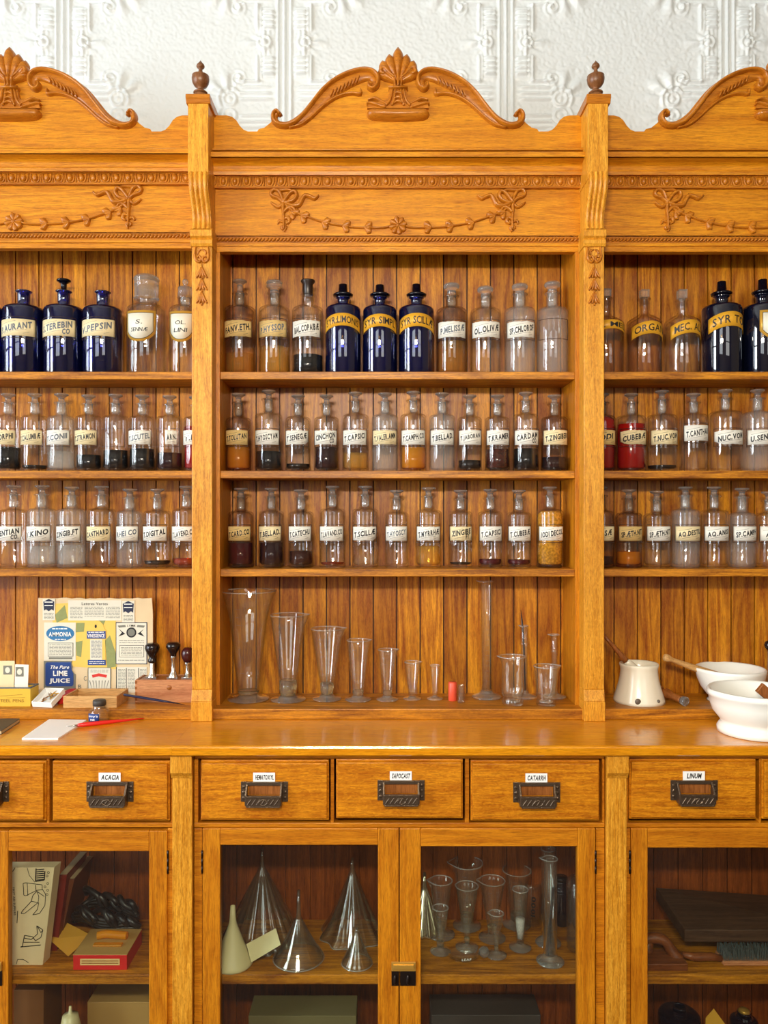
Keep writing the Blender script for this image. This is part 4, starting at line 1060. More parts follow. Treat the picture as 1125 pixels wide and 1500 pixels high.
def cylinder(px, yf, foot, w, ytop, label, Yf=base_Y, zf=BASEZ, flare=1.25, sp=PI, hexa=False, name='measuring_cylinder', collar=None):
    Y = Yf(yf); s = (D + Y) / F; e = empty(name, (X(px, Y), Y, zf), label, 'cylinder', 'glass measuring cylinders')
    zt = Z(ytop, Y) - zf; rf = foot / 2 * s; r = w / 2 * s; t = .0014
    mb = MB(); mb.lathe([(0, .001), (rf, 0), (rf, .003), (rf * .9, .005), (r * 1.5, .009), (r * 1.05, .014), (r, .018), (0, .018)], 32); mb.build('foot', M['glass_foot'], e, off=(0, 0, 0))
    mb = MB(); mb.lathe([(r * flare - .0012 + .0015 * math.cos(a), zt + .0006 + .0011 * math.sin(a)) for a in [k * PI / 4 for k in range(9)]], 32, warp=spout(sp, r * .5, zt, .006) if sp is not None else None); mb.build('rim', M['glass_rim'], e, off=(0, 0, 0))
    mb = MB(); pr = [(0, .0183), (r, .0183)]
    if collar: zc = Z(collar, Y) - zf; pr += [(r, zc - .003), (r * 1.35, zc), (r, zc + .003)]
    pr += [(r, zt - .01), (r * 1.04, zt - .004), (r * flare, zt), (r * flare - .001, zt + .001), (r - t, zt - .006), (r - t, .021), (0, .020)]
    mb.lathe(pr, 28, warp=spout(sp, r * .5, zt, .006) if sp is not None else None); mb.build('glass_body', M['measure'], e, off=(0, 0, 0))
    g = MB()
    for k in range(1, 18):
        z = .03 + (zt - .06) * k / 18; g.tube([((r + .0002) * math.sin(a), -(r + .0002) * math.cos(a), z) for a in [-.3 + (.5 if k % 5 else .9) * j / 4 for j in range(5)]], .0002, 4)
    g.build('graduations', M['ink_faint'], e, off=(0, 0, 0))
    return e
cylinder(713, 1021, 43, 17, 852, 'tall slender glass measuring cylinder rising almost to the shelf above')
cylinder(768, 1021, 36, 10, 917, 'slim glass cylinder holding a dark rod, behind the footed beaker', collar=943)
cylinder(812, 1021, 34, 8.5, 930, 'slim flared glass cylinder behind the small pouring beaker', flare=1.8, collar=954)
Y = base_Y(1021)
e = empty('stirring_rod', P(770, 1010, Y), 'thin dark pointed rod leaning inside the slim cylinder', 'rod')
mb = MB(); mb.tube([P(769.3, 1012, Y), P(767.5, 950, Y), P(765.5, 918, Y), P(763, 893, Y)], [.0014, .0026, .0028, .0004], 10); mb.build('rod_body', M['rod'], e)
# beakers in front
def beaker(px, yf, prof_px, yrim, label, sp, grad=False, name='glass_beaker'):
    Y = base_Y(yf); s = (D + Y) / F; e = empty(name, (X(px, Y), Y, BASEZ), label, 'beaker')
    zr = lambda y: Z(y, Y) - BASEZ; t = .0018
    out = [(0, .001)] + [(w / 2 * s, max(0, zr(y))) for w, y in prof_px]
    inn = [(max(.002, w / 2 * s - t), max(.005, zr(y) + .001)) for w, y in reversed(prof_px) if y < yf - 6] + [(0, .006)]
    zt = zr(yrim); mb = MB(); mb.lathe(out + [(out[-1][0] + .0006, out[-1][1] + .0008), (out[-1][0] - .0008, out[-1][1] + .0014)] + inn, 40, warp=spout(sp, .006, zt, .012)); mb.build('glass_body', M['measure'], e, off=(0, 0, 0))
    ro = out[-1][0]; mb = MB(); mb.lathe([(ro + .0014 * math.cos(a), zt + .0006 + .0013 * math.sin(a)) for a in [k * PI / 4 for k in range(9)]], 40, warp=spout(sp, .006, zt, .012)); mb.build('rim', M['glass_rim'], e, off=(0, 0, 0))
    mb = MB(); w0 = prof_px[0][0] / 2 * s; mb.lathe([(0, .0065), (w0 * .75, .0065), (w0 * .72, .0095), (0, .0095)], 32); mb.build('thick_bottom', M['glass_foot'], e, off=(0, 0, 0))
    if grad:
        g = MB(); r = 15 * s
        for k in range(8):
            z = .014 + k * .0082; rr = (13.6 + k * .42) * s
            g.tube([(rr * math.sin(a), -rr * math.cos(a), z) for a in [.25 + (.35 if k % 2 else .55) * j / 4 for j in range(5)]], .0003, 4)
        g.build('graduations', M['ink_faint'], e, off=(0, 0, 0))
    return e
beaker(751, 1031, [(30, 1033), (32, 1030), (31, 1026), (26, 1021), (32, 1016), (33, 1008), (32, 990), (32.5, 972), (35, 965), (38, 962)], 962, 'footed glass beaker with rolled rim, in front of the tall cylinder', PI)
beaker(800, 1032, [(28, 1034), (29, 1031), (28, 1026), (29, 1018), (31.5, 1000), (34, 985), (36, 976)], 976, 'small tapered pouring beaker with graduations, at the right end', 0, True)

# ------------------------------------------------------------------ right cabinet: mortars
Y = base_Y(1027); s = (D + Y) / F; zr = lambda y: Z(y, Y) - BASEZ
e = empty('mortar', (X(936, Y), Y, BASEZ), 'tall waisted white porcelain mortar leaning a wooden-handled pestle', 'mortar')
pr = [(0, 0), (35, 1030), (36.5, 1027), (36.2, 1023), (33, 1013), (30, 1003), (27.5, 992), (26.3, 982), (26.8, 977), (28, 973)]
out = [(0, .001)] + [(w * s, max(0, zr(y))) for w, y in pr[1:]]
mb = MB(); mb.lathe(out + [(27 * s, zr(971)), (25 * s, zr(972)), (22.5 * s, zr(978)), (20 * s, zr(1000)), (0, zr(1012))], 48); mb.build('mortar_body', M['porcelain_cream'], e, off=(0, 0, 0))
mb = MB()
for a, r, q in ((923, 4.4, -.36), (952, 2.5, .52)):
    mb.ell((35.4 * s * math.sin(q), -35.4 * s * math.cos(q), .012), (r * s, .004, r * s))
mb.build('drain_hole', M['plug_grey'], e, off=(0, 0, 0))
e = empty('pestle', P(915, 968, Y), 'brown wooden-handled pestle with white tip leaning out of the tall mortar', 'pestle')
a, b, c = Vector(P(884, 930, Y)), Vector(P(917, 968, Y)), Vector(P(941, 990, Y + .01))
mb = MB(); mb.tube([a, a.lerp(b, .3), a.lerp(b, .65), a.lerp(b, .9), b], [.0045, .005, .0065, .0085, .0085], 14); mb.build('pestle_handle', M['brown_wood'], e)
mb = MB(); mb.tube([b, b.lerp(c, .15), b.lerp(c, .6), c], [.008, .0095, .011, .010], 14); mb.build('pestle_head', M['porcelain_cream'], e)
# turned tool lying down
e = empty('glass_ended_pestle', P(985, 1020, .03), 'turned brown wooden tool with a glass end lying by the tall mortar', 'pestle')
Yt = base_Y(1022); a, b = Vector((X(958, .085), .085, BASEZ + .022)), Vector((X(1001, -.005), -.005, BASEZ + .0125))
mb = MB(); rad = [.007, .010, .0135, .010, .0105, .0135, .0105, .0095, .0085, .0085, .0095]
pts = [a.lerp(b, t) for t in (0, .08, .2, .32, .36, .46, .56, .60, .75, .9, .95)]
mb.tube(pts, rad, 16); mb.build('turned_handle', M['brown_wood'], e)
mb = MB(); mb.tube([a.lerp(b, t) for t in (.95, .97, 1.08, 1.1)], [.007, .0105, .0115, .009], 16); mb.tube([a.lerp(b, t) for t in (1.095, 1.105)], [.006, .006], 12); mb.build('glass_end', M['stopper'], e)
mb = MB()
for sg in (-1, 1):
    p = a.lerp(b, .3); mb.ell((p.x + sg * .011, p.y, p.z + .004), (.0065, .006, .006))
mb.build('side_knob', M['brown_wood'], e)
# shallow white bowl with spout and pestle
def bowl(px, yf, Yfix, zf, outp, inp, label, spang, spamt, name='mortar_bowl', zrim=None, mat='porcelain'):
    s = (D + Yfix) / F; e = empty(name, (X(px, Yfix), Yfix, zf), label, 'mortar', 'white porcelain mortars')
    zr = lambda y: max(0, Z(y, Yfix) - zf)
    out = [(0, .001)] + [(w * s, zr(y)) for w, y in outp] + [(w * s, zr(y)) for w, y in inp]
    out[-1] = (0, out[-1][1])
    zt = max(p[1] for p in out)
    mb = MB(); mb.lathe(out, 64, warp=spout(spang, spamt, zt, .03, .24)); mb.build('bowl_body', M[mat], e, off=(0, 0, 0)); return e
Yb = .052
sb = (D + Yb) / F
bowl(1070, 1031, Yb, BASEZ, [(30, 1031), (33, 1029), (32, 1026), (26, 1022), (33, 1017), (41, 1006), (46, 994), (48, 983), (48.5, 979)], [(47, 977.5), (45, 979), (42, 986), (34, 1000), (20, 1008), (0, 1010)],
     'white porcelain bowl with pouring lip and pale wooden pestle, behind the front mortar', PI * 1.04, .011)
e = empty('pestle', P(1000, 965, Yb), 'pale wooden pestle with round knob resting in the lipped white bowl', 'pestle')
a, b = Vector(P(972, 962, Yb - .01)), Vector(P(1066, 996, Yb))
mb = MB(); mb.tube([a.lerp(b, t) for t in (0, .01, .03, .075, .10, .13, .3, .6, .85, 1)], [.004, .0075, .0095, .0095, .0075, .006, .0068, .0095, .0115, .012], 16); mb.build('pestle_body', M['pale_wood'], e)
Yw = .489 * F / (1073 - H) - D; s = (D + Yw) / F
bowl(1106, 1080, Yw, CTZ, [(48, 1074), (51.5, 1072), (52, 1066), (49, 1061), (46, 1058), (50, 1052), (58, 1042), (62, 1030), (63.5, 1019), (66, 1017), (66, 1013), (64, 1009.5)], [(62, 1009), (60, 1012), (57, 1020), (48, 1040), (25, 1050), (0, 1052)],
     'chipped white marble mortar standing on the counter at the right edge', PI * 1.03, .006)
e = empty('spatula', P(1122, 1016, Yw), 'brown wooden spatula lying in the front white mortar', 'spatula')
mb = MB(); mb.box(-.011, .013, -.005, .005, -.040, .045, Matrix.Translation(Vector(P(1134, 1026, Yw - .02))) @ Matrix.Rotation(math.radians(-50), 4, 'Y')); mb.build('blade', M['brown_wood'], e, .002)
Yk = .07
e = empty('hand_stamp', (X(1127, Yk), Yk, BASEZ), 'dark round-knobbed stamp at the right edge behind the white bowls', 'stamp', 'rubber hand stamps')
hk = Z(945, Yk) - BASEZ
mb = MB(); mb.lathe([(0, hk - .012), (.006, hk - .012), (.0105, hk - .006), (.0125, hk), (.0105, hk + .007), (.005, hk + .011), (0, hk + .0115)], 24); mb.build('knob', M['black_wood'], e, off=(0, 0, 0))
mb = MB(); mb.lathe([(0, 0), (.014, 0), (.014, .01), (.006, .016), (.0045, hk - .01), (0, hk - .01)], 20); mb.build('shank', M['steel'], e, off=(0, 0, 0))

# ------------------------------------------------------------------ left cabinet: stationery
def flat(Y): return lambda px, py: (X(px, Y), Z(py, Y))
Yc = .098; q = (D + Yc) / F
e = empty('label_collage', (X(140, Yc), Yc, BASEZ), 'large cream board pasted with old printed labels, leaning at the back', 'board')
T = flat(Yc)
def sheet(name, poly, lift, mat, par=e, th=.0006):
    mb = MB(); y = Yc - .004 - lift * .0006; mb.prism([T(*p) for p in poly], y - th, y + .0002); return mb.build(name, M[mat], par, off=abs_loc(e))
def rectp(a, b, c, d): return [(a, b), (c, b), (c, d), (a, d)]
def ellp(cx, cy, rx, ry, n=24): return [(cx + rx * math.cos(2 * PI * k / n), cy + ry * math.sin(2 * PI * k / n)) for k in range(n)]
def lines(par, x0, x1, ys, lift, mat='print_grey', t=.35, gaps=True):
    mb = MB(); y = Yc - .0046 - lift * .0006; rr = random.Random(int(x0 * 7 + ys[0]))
    for yy in ys:
        a = x0
        while a < x1 - .5:
            b = min(x1, a + (rr.uniform(1.5, 6) if gaps else 400)); p = [T(a, yy - t), T(b, yy - t), T(b, yy + t), T(a, yy + t)]
            mb.prism(p, y - .0003, y + .0001); a = b + .9
    return mb.build('print_lines', M[mat], par, off=abs_loc(e))
def words_(par, txt, px, py, w, h, lift, mat='ink', shear=0, bold=.01):
    mb = MB(); y = Yc - .0053 - lift * .0006; c = T(px, py); put_text(mb, lambda a, b: (c[0] + a, y, c[1] + b), txt, 0, 0, w * q, h * q, 0, shear, bold)
    return mb.build('lettering', M[mat], par, off=abs_loc(e), fix=False)
mb = MB(); rr = random.Random(3); top = [(57 + 166 * k / 24, 876 + rr.uniform(-.7, .9)) for k in range(25)]
mb.prism([T(*p) for p in [(57, 1019)] + top + [(224.5, 900), (224.5, 940), (225, 1019)]], Yc - .004, Yc); mb.build('backing_board', M['board_cream'], e, off=abs_loc(e))
sheet('map_scrap', [(80, 884), (170, 880), (172, 980), (108, 976), (100, 940), (78, 912)], 0, 'print_yellow')
for p in ([(113, 912), (125, 912), (124, 925), (112, 926)], [(112, 940), (122, 938), (120, 962), (113, 960)], [(155, 938), (162, 930), (170, 955), (171, 976), (158, 978)], [(82, 900), (96, 886), (100, 905), (84, 912)], [(142, 905), (156, 908), (152, 916)]): sheet('map_patch', p, .5, 'print_green')
a = sheet('pasted_label', rectp(101, 879, 179, 908.5), 1, 'newsprint'); words_(a, 'Lettres Vertes', 140, 884, 38, 4, 1, 'ink'); lines(a, 104, 122, [889 + 2.2 * k for k in range(8)], 1); lines(a, 125, 153, [889 + 2.2 * k for k in range(7)], 1); lines(a, 156, 177, [889 + 2.2 * k for k in range(8)], 1)
for x0, y0 in ((64, 877), (180, 880)):
    a = sheet('pasted_label', rectp(x0, y0, x0 + 18, y0 + 31), 2, 'newsprint')
    sheet('label_print', [(x0 + 1, y0 + 4), (x0 + 5, y0 + 2), (x0 + 9, y0), (x0 + 13, y0 + 2), (x0 + 17, y0 + 4), (x0 + 16, y0 + 17), (x0 + 13, y0 + 15), (x0 + 9, y0 + 18), (x0 + 5, y0 + 15), (x0 + 2, y0 + 17)], 3, 'print_navy', a)
    lines(a, x0 + 3, x0 + 15, [y0 + 4.5, y0 + 9.5], 3.4, 'ink_white', .6, False); lines(a, x0 + 2, x0 + 16, [y0 + 21 + 2 * k for k in range(5)], 2)
a = sheet('pasted_label', rectp(66, 911.5, 112, 967), 1, 'newsprint'); sheet('label_print', ellp(89.5, 927.5, 20.5, 11), 2, 'print_teal', a)
words_(a, 'AMMONIA', 89.5, 928.5, 33, 6.6, 2.2, 'ink_white', 0, .02); lines(a, 78, 101, [920.5], 2.4, 'ink_white', .9); lines(a, 82, 98, [936], 2.4, 'ink_white', .6)
sheet('label_print', rectp(71.5, 941, 108.5, 961), 2, 'print_grey', a); sheet('label_print', rectp(72.3, 941.8, 107.7, 960.2), 2.6, 'newsprint', a); lines(a, 74, 106, [944 + 2 * k for k in range(8)], 2.8); lines(a, 73, 107, [963.5], 1.5, 'print_grey', 1.4, False)
a = sheet('pasted_label', [(129.5, 973), (129.5, 936), (128, 936), (128, 923), (130, 921), (132, 914), (136, 910), (142, 908.5), (148, 910), (152, 914), (154, 921), (156.5, 923), (156.5, 936), (155, 936), (156, 973)], 2, 'print_yellow')
sheet('label_print', rectp(128.5, 924, 156, 935), 3, 'ink_blue', a); words_(a, 'VINESSENCE', 142.2, 930.5, 25, 5.2, 3.2, 'ink_white', 0, .02); lines(a, 131, 154, [925.6], 3.4, 'ink_white', .5)
sheet('label_print', rectp(133.5, 936, 151, 966), 3, 'newsprint', a); lines(a, 135, 150, [938.5 + 2 * k for k in range(13)], 3.2, 'ink_faint'); sheet('label_print', rectp(130, 966, 156, 973.5), 3, 'ink_blue', a); lines(a, 132, 154, [968.5, 971], 3.4, 'ink_white', .5)
sheet('label_print', ellp(141.5, 917, 1.5, 2.6), 3, 'ink', a)
a = sheet('pasted_label', rectp(170.5, 911, 216.5, 972.5), 1, 'print_navy'); sheet('label_print', rectp(171.6, 912.1, 215.4, 971.4), 1.6, 'newsprint', a)
sheet('label_print', ellp(193.5, 926, 7.2, 7.4), 2.4, 'ink', a); sheet('label_print', ellp(193.5, 926, 5.2, 5.4), 3, 'print_grey', a)
for sg in (-1, 1): sheet('label_print', [(193.5 + sg * x, y) for x, y in ((9, 928), (18, 921), (14, 926), (19, 932))], 2.4, 'ink', a); sheet('label_print', [(193.5 + sg * x, y) for x, y in ((8, 918), (18, 919), (20, 916), (9, 915))], 2.4, 'print_grey', a)
lines(a, 176, 212, [938, 941], 2); sheet('label_print', rectp(176, 944.5, 212, 962), 2, 'ink', a); sheet('label_print', rectp(176.6, 945.1, 211.4, 961.4), 2.6, 'newsprint', a); lines(a, 178.5, 209, [948 + 2.2 * k for k in range(6)], 3); lines(a, 174, 213, [966.5], 2)
words_(a, 'LYMA', 193.5, 916, 12, 3, 2.4, 'ink')
a = sheet('pasted_label', [(65.5, 967.5), (107, 967.5), (106, 972), (108, 976), (106.5, 981), (110, 986), (112, 987), (112, 1010), (65.5, 1010)], 2, 'print_grey'); sheet('label_print', [(70, 969.5), (105, 969.5), (106, 980), (109, 986), (109, 1002), (107, 1004.5), (70, 1004.5), (68, 1002), (68, 972)], 3, 'ink_blue', a)
words_(a, 'The Pure', 89.5, 976.5, 27, 5.2, 3.2, 'ink_white', .4, .02); words_(a, 'LIME', 90, 985.5, 21, 7.6, 3.2, 'ink_white', 0, .03); words_(a, 'JUICE', 89, 997, 30, 8.4, 3.2, 'ink_white', 0, .03)
a = sheet('pasted_label', rectp(130, 977, 163.5, 1014), 2, 'print_grey'); sheet('label_print', rectp(131, 978, 162.5, 1013), 2.6, 'newsprint', a); sheet('label_print', [(136, 988), (146, 985.5), (158, 988), (157, 992), (146, 990), (137, 992)], 3.2, 'ink_red', a)
for k in range(-3, 4): sheet('label_print', [(146.5 + k * 3.4, 1010), (146.5 + k * 4.6 - .6, 996), (146.5 + k * 4.6 + .6, 996)], 3.2, 'print_grey', a)
lines(a, 134, 160, [981, 983.4], 3)
a = sheet('pasted_label', rectp(171, 976.5, 216, 1014), 1, 'newsprint')
for x0 in (174, 188, 206): lines(a, x0, min(x0 + 11, 215), [980 + 2.1 * k for k in range(14)], 1.4)
sheet('label_print', rectp(185.6, 978, 186.6, 1012), 1.6, 'leather', a); sheet('label_print', rectp(203.5, 978, 204.5, 1012), 1.6, 'leather', a); sheet('label_print', rectp(171, 976.5, 172.2, 1012), 1.6, 'leather', a)
a = sheet('pasted_label', rectp(113, 979, 129, 1012), 1, 'board_cream'); words_(a, 'C', 126, 993, 4, 7, 1.4, 'print_grey'); words_(a, 'B', 118, 1005, 5, 6, 1.4, 'print_grey')

def open_box(name, px0, px1, py0, Y0, Y1, zf, mat, label, cat, th=.003, rot=0):
    """tray with four walls; front face spans px0..px1 at depth Y0, wall top reads at row py0"""
    x0, x1 = X(px0, Y0), X(px1, Y0); h = Z(py0, Y0) - zf
    e = empty(name, ((x0 + x1) / 2, (Y0 + Y1) / 2, zf), label, cat); w = (x1 - x0) / 2; d = (Y1 - Y0) / 2
    mb = MB(); mb.box(-w, w, -d, -d + th, 0, h); mb.box(-w, w, d - th, d, 0, h); mb.box(-w, -w + th, -d + th, d - th, 0, h); mb.box(w - th, w, -d + th, d - th, 0, h)
    mb.build('side_walls', M[mat], e, .0006, off=(0, 0, 0))
    mb = MB(); mb.box(-w + th, w - th, -d + th, d - th, 0, th); mb.build('bottom', M[mat], e, off=(0, 0, 0))
    e.rotation_euler.z = rot
    return e, w, d, h
# yellow tin with postcards
Y0 = base_Y(1035); e, w, d, h = open_box('yellow_tin', -32, 44.5, 1008, Y0, Y0 + .045, BASEZ, 'yellow_box', 'yellow tin box with slate rim holding two stamped cards', 'box', .002)
mb = MB(); mb.box(-w - .0006, w + .0006, -d - .0006, -d + .004, h - .001, h + .0015); mb.box(-w, w, d - .004, d, h - .001, h + .0015); mb.box(w - .004, w + .0006, -d, d, h - .001, h + .0015); mb.build('rim', M['slate'], e, off=(0, 0, 0))
mb = MB(); fn = lambda a, b: (a, -d - .0007, b); put_text(mb, fn, 'STEEL PENS', w * .25, h * .32, w * 1.0, h * .16, 0, 0, .01); put_line(mb, fn, -w * .3, h * .55, w * .7, h * .66, .0004); put_line(mb, fn, w * .1, h * .48, w * .8, h * .5, .0003); mb.build('lettering', M['ink_gold'], e, off=(0, 0, 0), fix=False)
for (a, b, t, bt, yy, lab, sx0, sy0, sx1, sy1) in ((-6, 21.5, 968, 1010, .016, 'cream postcard with grey stamp in the yellow tin, farther left one', 5, 975, 17.5, 988), (21, 42, 973, 1008, .008, 'pale postcard with a dark stamp in the yellow tin, nearer right one', 23, 977, 34.5, 991)):
    Yq = Y0 + .02 + yy; T2 = flat(Yq)
    c = empty('postcard', (X((a + b) / 2, Yq), Yq, BASEZ + .004), lab, 'card', 'cards in the yellow tin')
    mb = MB(); mb.prism([T2(a, bt + 24), T2(b - 2, bt + 24), T2(b, t + (0 if a < 0 else .8)), T2(a + (0 if a < 0 else 1), t)], Yq, Yq + .0007); mb.v = [(x, y, max(z, BASEZ + .004)) for x, y, z in mb.v]; mb.build('card_sheet', M['paper' if a > 0 else 'paper_cream'], c)
    mb = MB(); mb.prism([T2(*p) for p in rectp(sx0, sy0, sx1, sy1)], Yq - .0006, Yq); st_ = mb.build('postage_stamp', M['print_grey'], c)
    mb = MB(); mb.prism([T2(*p) for p in ellp((sx0 + sx1) / 2, (sy0 + sy1) / 2, 3.6, 4.4)], Yq - .0009, Yq - .0005); mb.build('stamp_portrait', M['newsprint'], st_, off=abs_loc(c))
# matchbox tray of nibs, tilted
Y0 = base_Y(1037); e, w, d, h = open_box('nib_tray', 48.5, 80, 1028, Y0, Y0 + .06, BASEZ, 'card', 'small white-ended matchbox tray of loose pen nibs', 'tray', .002, rot=-.16)
e.rotation_euler = (.38, 0, -.16); e.location.z += d * math.sin(.38) + .0005
bpy.context.view_layer.update(); TM = e.matrix_world.copy()
for i in range(8):
    rr = random.Random(i); n = empty('pen_nib', (0, 0, 0), 'loose steel pen nib lying in the matchbox tray', 'nib', 'nibs in the matchbox tray')
    n.location = TM @ Vector((rr.uniform(-.010, .010), rr.uniform(-.022, .022), .0030 + i * .0011)); n.rotation_euler = (TM.to_3x3() @ Matrix.Rotation(rr.uniform(0, 3), 3, 'Z')).to_euler()
    mb = MB(); mb.add([(-.013, -.0016, 0), (-.013, .0016, 0), (-.004, .0022, .0006), (.004, .002, .0006), (.013, 0, 0), (.004, -.002, .0006), (-.004, -.0022, .0006), (-.013, -.0016, .0008), (-.013, .0016, .0008), (-.004, .0022, .0014), (.004, .002, .0014), (.013, 0, .0008), (.004, -.002, .0014), (-.004, -.0022, .0014)],
        [(0, 1, 2, 3, 4, 5, 6), (13, 12, 11, 10, 9, 8, 7)] + [(i_, (i_ + 1) % 7, (i_ + 1) % 7 + 7, i_ + 7) for i_ in range(7)]); mb.build('nib_body', M['steel' if i % 2 else 'brass'], n, off=(0, 0, 0))
Y0 = .015; e = empty('red_packet', (X(97, Y0), Y0 + .03, BASEZ), 'red packet lying between the nib tray and wooden tray', 'packet')
mb = MB(); mb.box(X(84, Y0), X(99, Y0), Y0, Y0 + .075, BASEZ, BASEZ + .021, None); mb.build('packet_body', M['red_box'], e, .001)
Y0 = base_Y(1037); e, w, d, h = open_box('wooden_tray', 92.5, 171, 1020, Y0, Y0 + .085, BASEZ, 'pale_wood', 'pale wooden open tray in front of the label board', 'tray', .004)
mb = MB(); mb.ell((w * .5, -d - .0003, h * .3), (.004, .0008, .002)); mb.build('knot', M['brown_wood'], e, off=(0, 0, 0))
# cedar box with stamps
Y0 = base_Y(1029); e, w, d, h = open_box('cedar_box', 198, 303, 996, Y0, Y0 + .07, BASEZ, 'pink_wood', 'dovetailed cedar box holding three hand stamps', 'box', .005)
mb = MB(); mb.box(-w + .005, w - .005, -d + .005, d - .005, h - .012, h - .002); mb.build('rack_board', M['brown_wood'], e, off=(0, 0, 0))
mb = MB()
for k in range(4): mb.box(-w - .0003, -w + .005, -d - .0003, -d + .003, h * (.08 + .25 * k), h * (.2 + .25 * k))
mb.build('dovetails', M['brown_wood'], e, off=(0, 0, 0))
mb = MB(); mb.lathe([(0, -.0004), (.0062, -.0004), (.0062, .0004), (0, .0004)], 24, (w * -.05, -d - .0002, h * .66), M=Matrix.Rotation(PI / 2, 3, 'X')); mb.build('round_mark', M['brown_wood'], e, off=(0, 0, 0))
sx = e.location.x; sy = e.location.y; sz = BASEZ + h - .002
def stamp(px, ytop, prof, lab, kmat, square=True):
    Yq = sy; s = (D + Yq) / F; z0 = sz
    e = empty('hand_stamp', (X(px, Yq), Yq, z0), lab, 'stamp', 'rubber hand stamps')
    zr = lambda y: Z(y, Yq) - z0
    mb = MB(); mb.lathe([(r * s, zr(y)) for r, y in prof[0]], 28); mb.build('handle', M[kmat], e, off=(0, 0, 0))
    mb = MB(); mb.lathe([(r * s, max(0.0015, zr(y))) for r, y in prof[1]], 24)
    mb.box(-8 * s, 7.5 * s, -.010, .010, 0, .0035); mb.build('shank', M['steel'], e, off=(0, 0, 0), bevel=.0004)
stamp(223, 942, ([(0, 942), (7, 942.3), (10, 945), (10.6, 949), (9, 954), (5.5, 960), (4.2, 963), (6, 966), (6.4, 969), (4.2, 971), (0, 971)], [(0, 971), (3.2, 971), (3.4, 984), (5, 988), (7, 991), (7, 993), (0, 993)]), 'leftmost hand stamp, black mushroom handle with ringed neck, in cedar box', 'black_wood')
stamp(254, 940.5, ([(0, 940.5), (7.5, 941), (10.3, 944), (10.2, 948), (7.5, 953), (4.6, 957), (4, 961), (0, 961)], [(0, 961), (4, 961), (4, 964), (2.8, 966), (2.8, 982), (5, 986), (7.5, 991), (7.5, 993), (0, 993)]), 'middle hand stamp, flat black mushroom handle on steel shank, in cedar box', 'black_wood')
stamp(275, 948, ([(0, 948), (5, 948.6), (8.6, 953), (9.4, 958), (8.2, 964), (5, 970), (0, 970)], [(0, 969), (4.4, 969), (4.4, 973), (3, 974), (3, 984), (5, 989), (7.5, 991), (7.5, 993), (0, 993)]), 'hand stamp with round maroon handle beside the pilaster, in cedar box', 'maroon_wood')
# pens
a, b = Vector(P(181, 1017.5, .0)), Vector(P(264, 1031, -.012)); b.z = max(b.z, BASEZ + .0032)
e = empty('dip_pen', tuple(a), 'navy blue dip pen lying from the wooden tray towards the pilaster', 'pen', 'dip pens')
mb = MB(); mb.tube([a.lerp(b, t) for t in (0, .02, .3, .65, .9)], [.0022, .0031, .0032, .003, .0018], 12); mb.build('pen_holder', M['navy_pen'], e)
mb = MB(); mb.tube([a.lerp(b, t) for t in (.9, .96, 1.08)], [.0016, .0013, .0004], 8); mb.build('nib', M['dark_metal'], e)
def CY(y): return .489 * F / (y - H) - D
def CP(px, py, h=0): Yq = CY(py); return Vector((X(px, Yq), Yq, CTZ + h))
a, b = CP(212, 1054, .003), CP(97, 1068, .006)
e = empty('dip_pen', tuple(a), 'red dip pen lying across the corner of the white pad', 'pen', 'dip pens')
mb = MB(); mb.tube([a.lerp(b, t) for t in (0, .25, .55, .8, .86)], [.0008, .0028, .0048, .0050, .0034], 12); mb.build('pen_holder', M['red_pen'], e)
mb = MB(); mb.tube([a.lerp(b, t) for t in (.86, .9, 1.0)], [.0022, .002, .0004], 8); mb.build('nib', M['steel'], e)
e = empty('writing_pad', tuple(CP(80, 1070)), 'white paper pad lying on the counter under the red pen', 'pad')
c = [CP(32, 1083.5), CP(85, 1083.5), CP(127, 1056.5), CP(72, 1055.5)]
mb = MB(); v = [(p.x, p.y, CTZ) for p in c] + [(p.x, p.y, CTZ + .0035) for p in c]; mb.add(v, [(3, 2, 1, 0), (4, 5, 6, 7)] + [(i, (i + 1) % 4, (i + 1) % 4 + 4, i + 4) for i in range(4)]); mb.build('sheets', M['card'], e)
e = empty('notebook', tuple(CP(0, 1066)), 'dark bound notebook at the left edge of the counter', 'book')
c = [CP(-40, 1076), CP(2, 1076), CP(29, 1058), CP(-18, 1058)]
for nm, z0, z1, mt, ins in (('cover', 0, .0015, 'leather', 0), ('pages', .0015, .0075, 'pages', .002), ('cover', .0075, .009, 'leather', 0)):
    m = sum(c, Vector()) / 4; cc = [m + (p - m) * (1 - ins * 8) for p in c]
    mb = MB(); v = [(p.x, p.y, CTZ + z0) for p in cc] + [(p.x, p.y, CTZ + z1) for p in cc]; mb.add(v, [(3, 2, 1, 0), (4, 5, 6, 7)] + [(i, (i + 1) % 4, (i + 1) % 4 + 4, i + 4) for i in range(4)]); mb.build(nm, M[mt], e)
# ink bottle
Yi = CY(1056); s = (D + Yi) / F; e = empty('ink_bottle', (X(145.5, Yi), Yi, CTZ), 'small glass ink bottle with black cap standing beside the pad', 'bottle')
zr = lambda y: Z(y, Yi) - CTZ
r = 15.3 * s
mb = MB(); mb.lathe([(0, .001), (r * .95, 0), (r, .002), (r, zr(1043)), (r * .93, zr(1040)), (9 * s, zr(1036.5)), (8.5 * s, zr(1034)), (8.5 * s, zr(1032)), (8 * s, zr(1032)), (8 * s, zr(1037)), (r * .86, zr(1041)), (r * .9, .004), (0, .003)], 36); mb.build('bottle_body', M['glass'], e, off=(0, 0, 0))
mb = MB(); mb.lathe([(0, zr(1025)), (8.4 * s, zr(1025)), (9.2 * s, zr(1026.5)), (9.2 * s, zr(1033)), (0, zr(1033))], 28); mb.build('cap', M['leather'], e, off=(0, 0, 0))
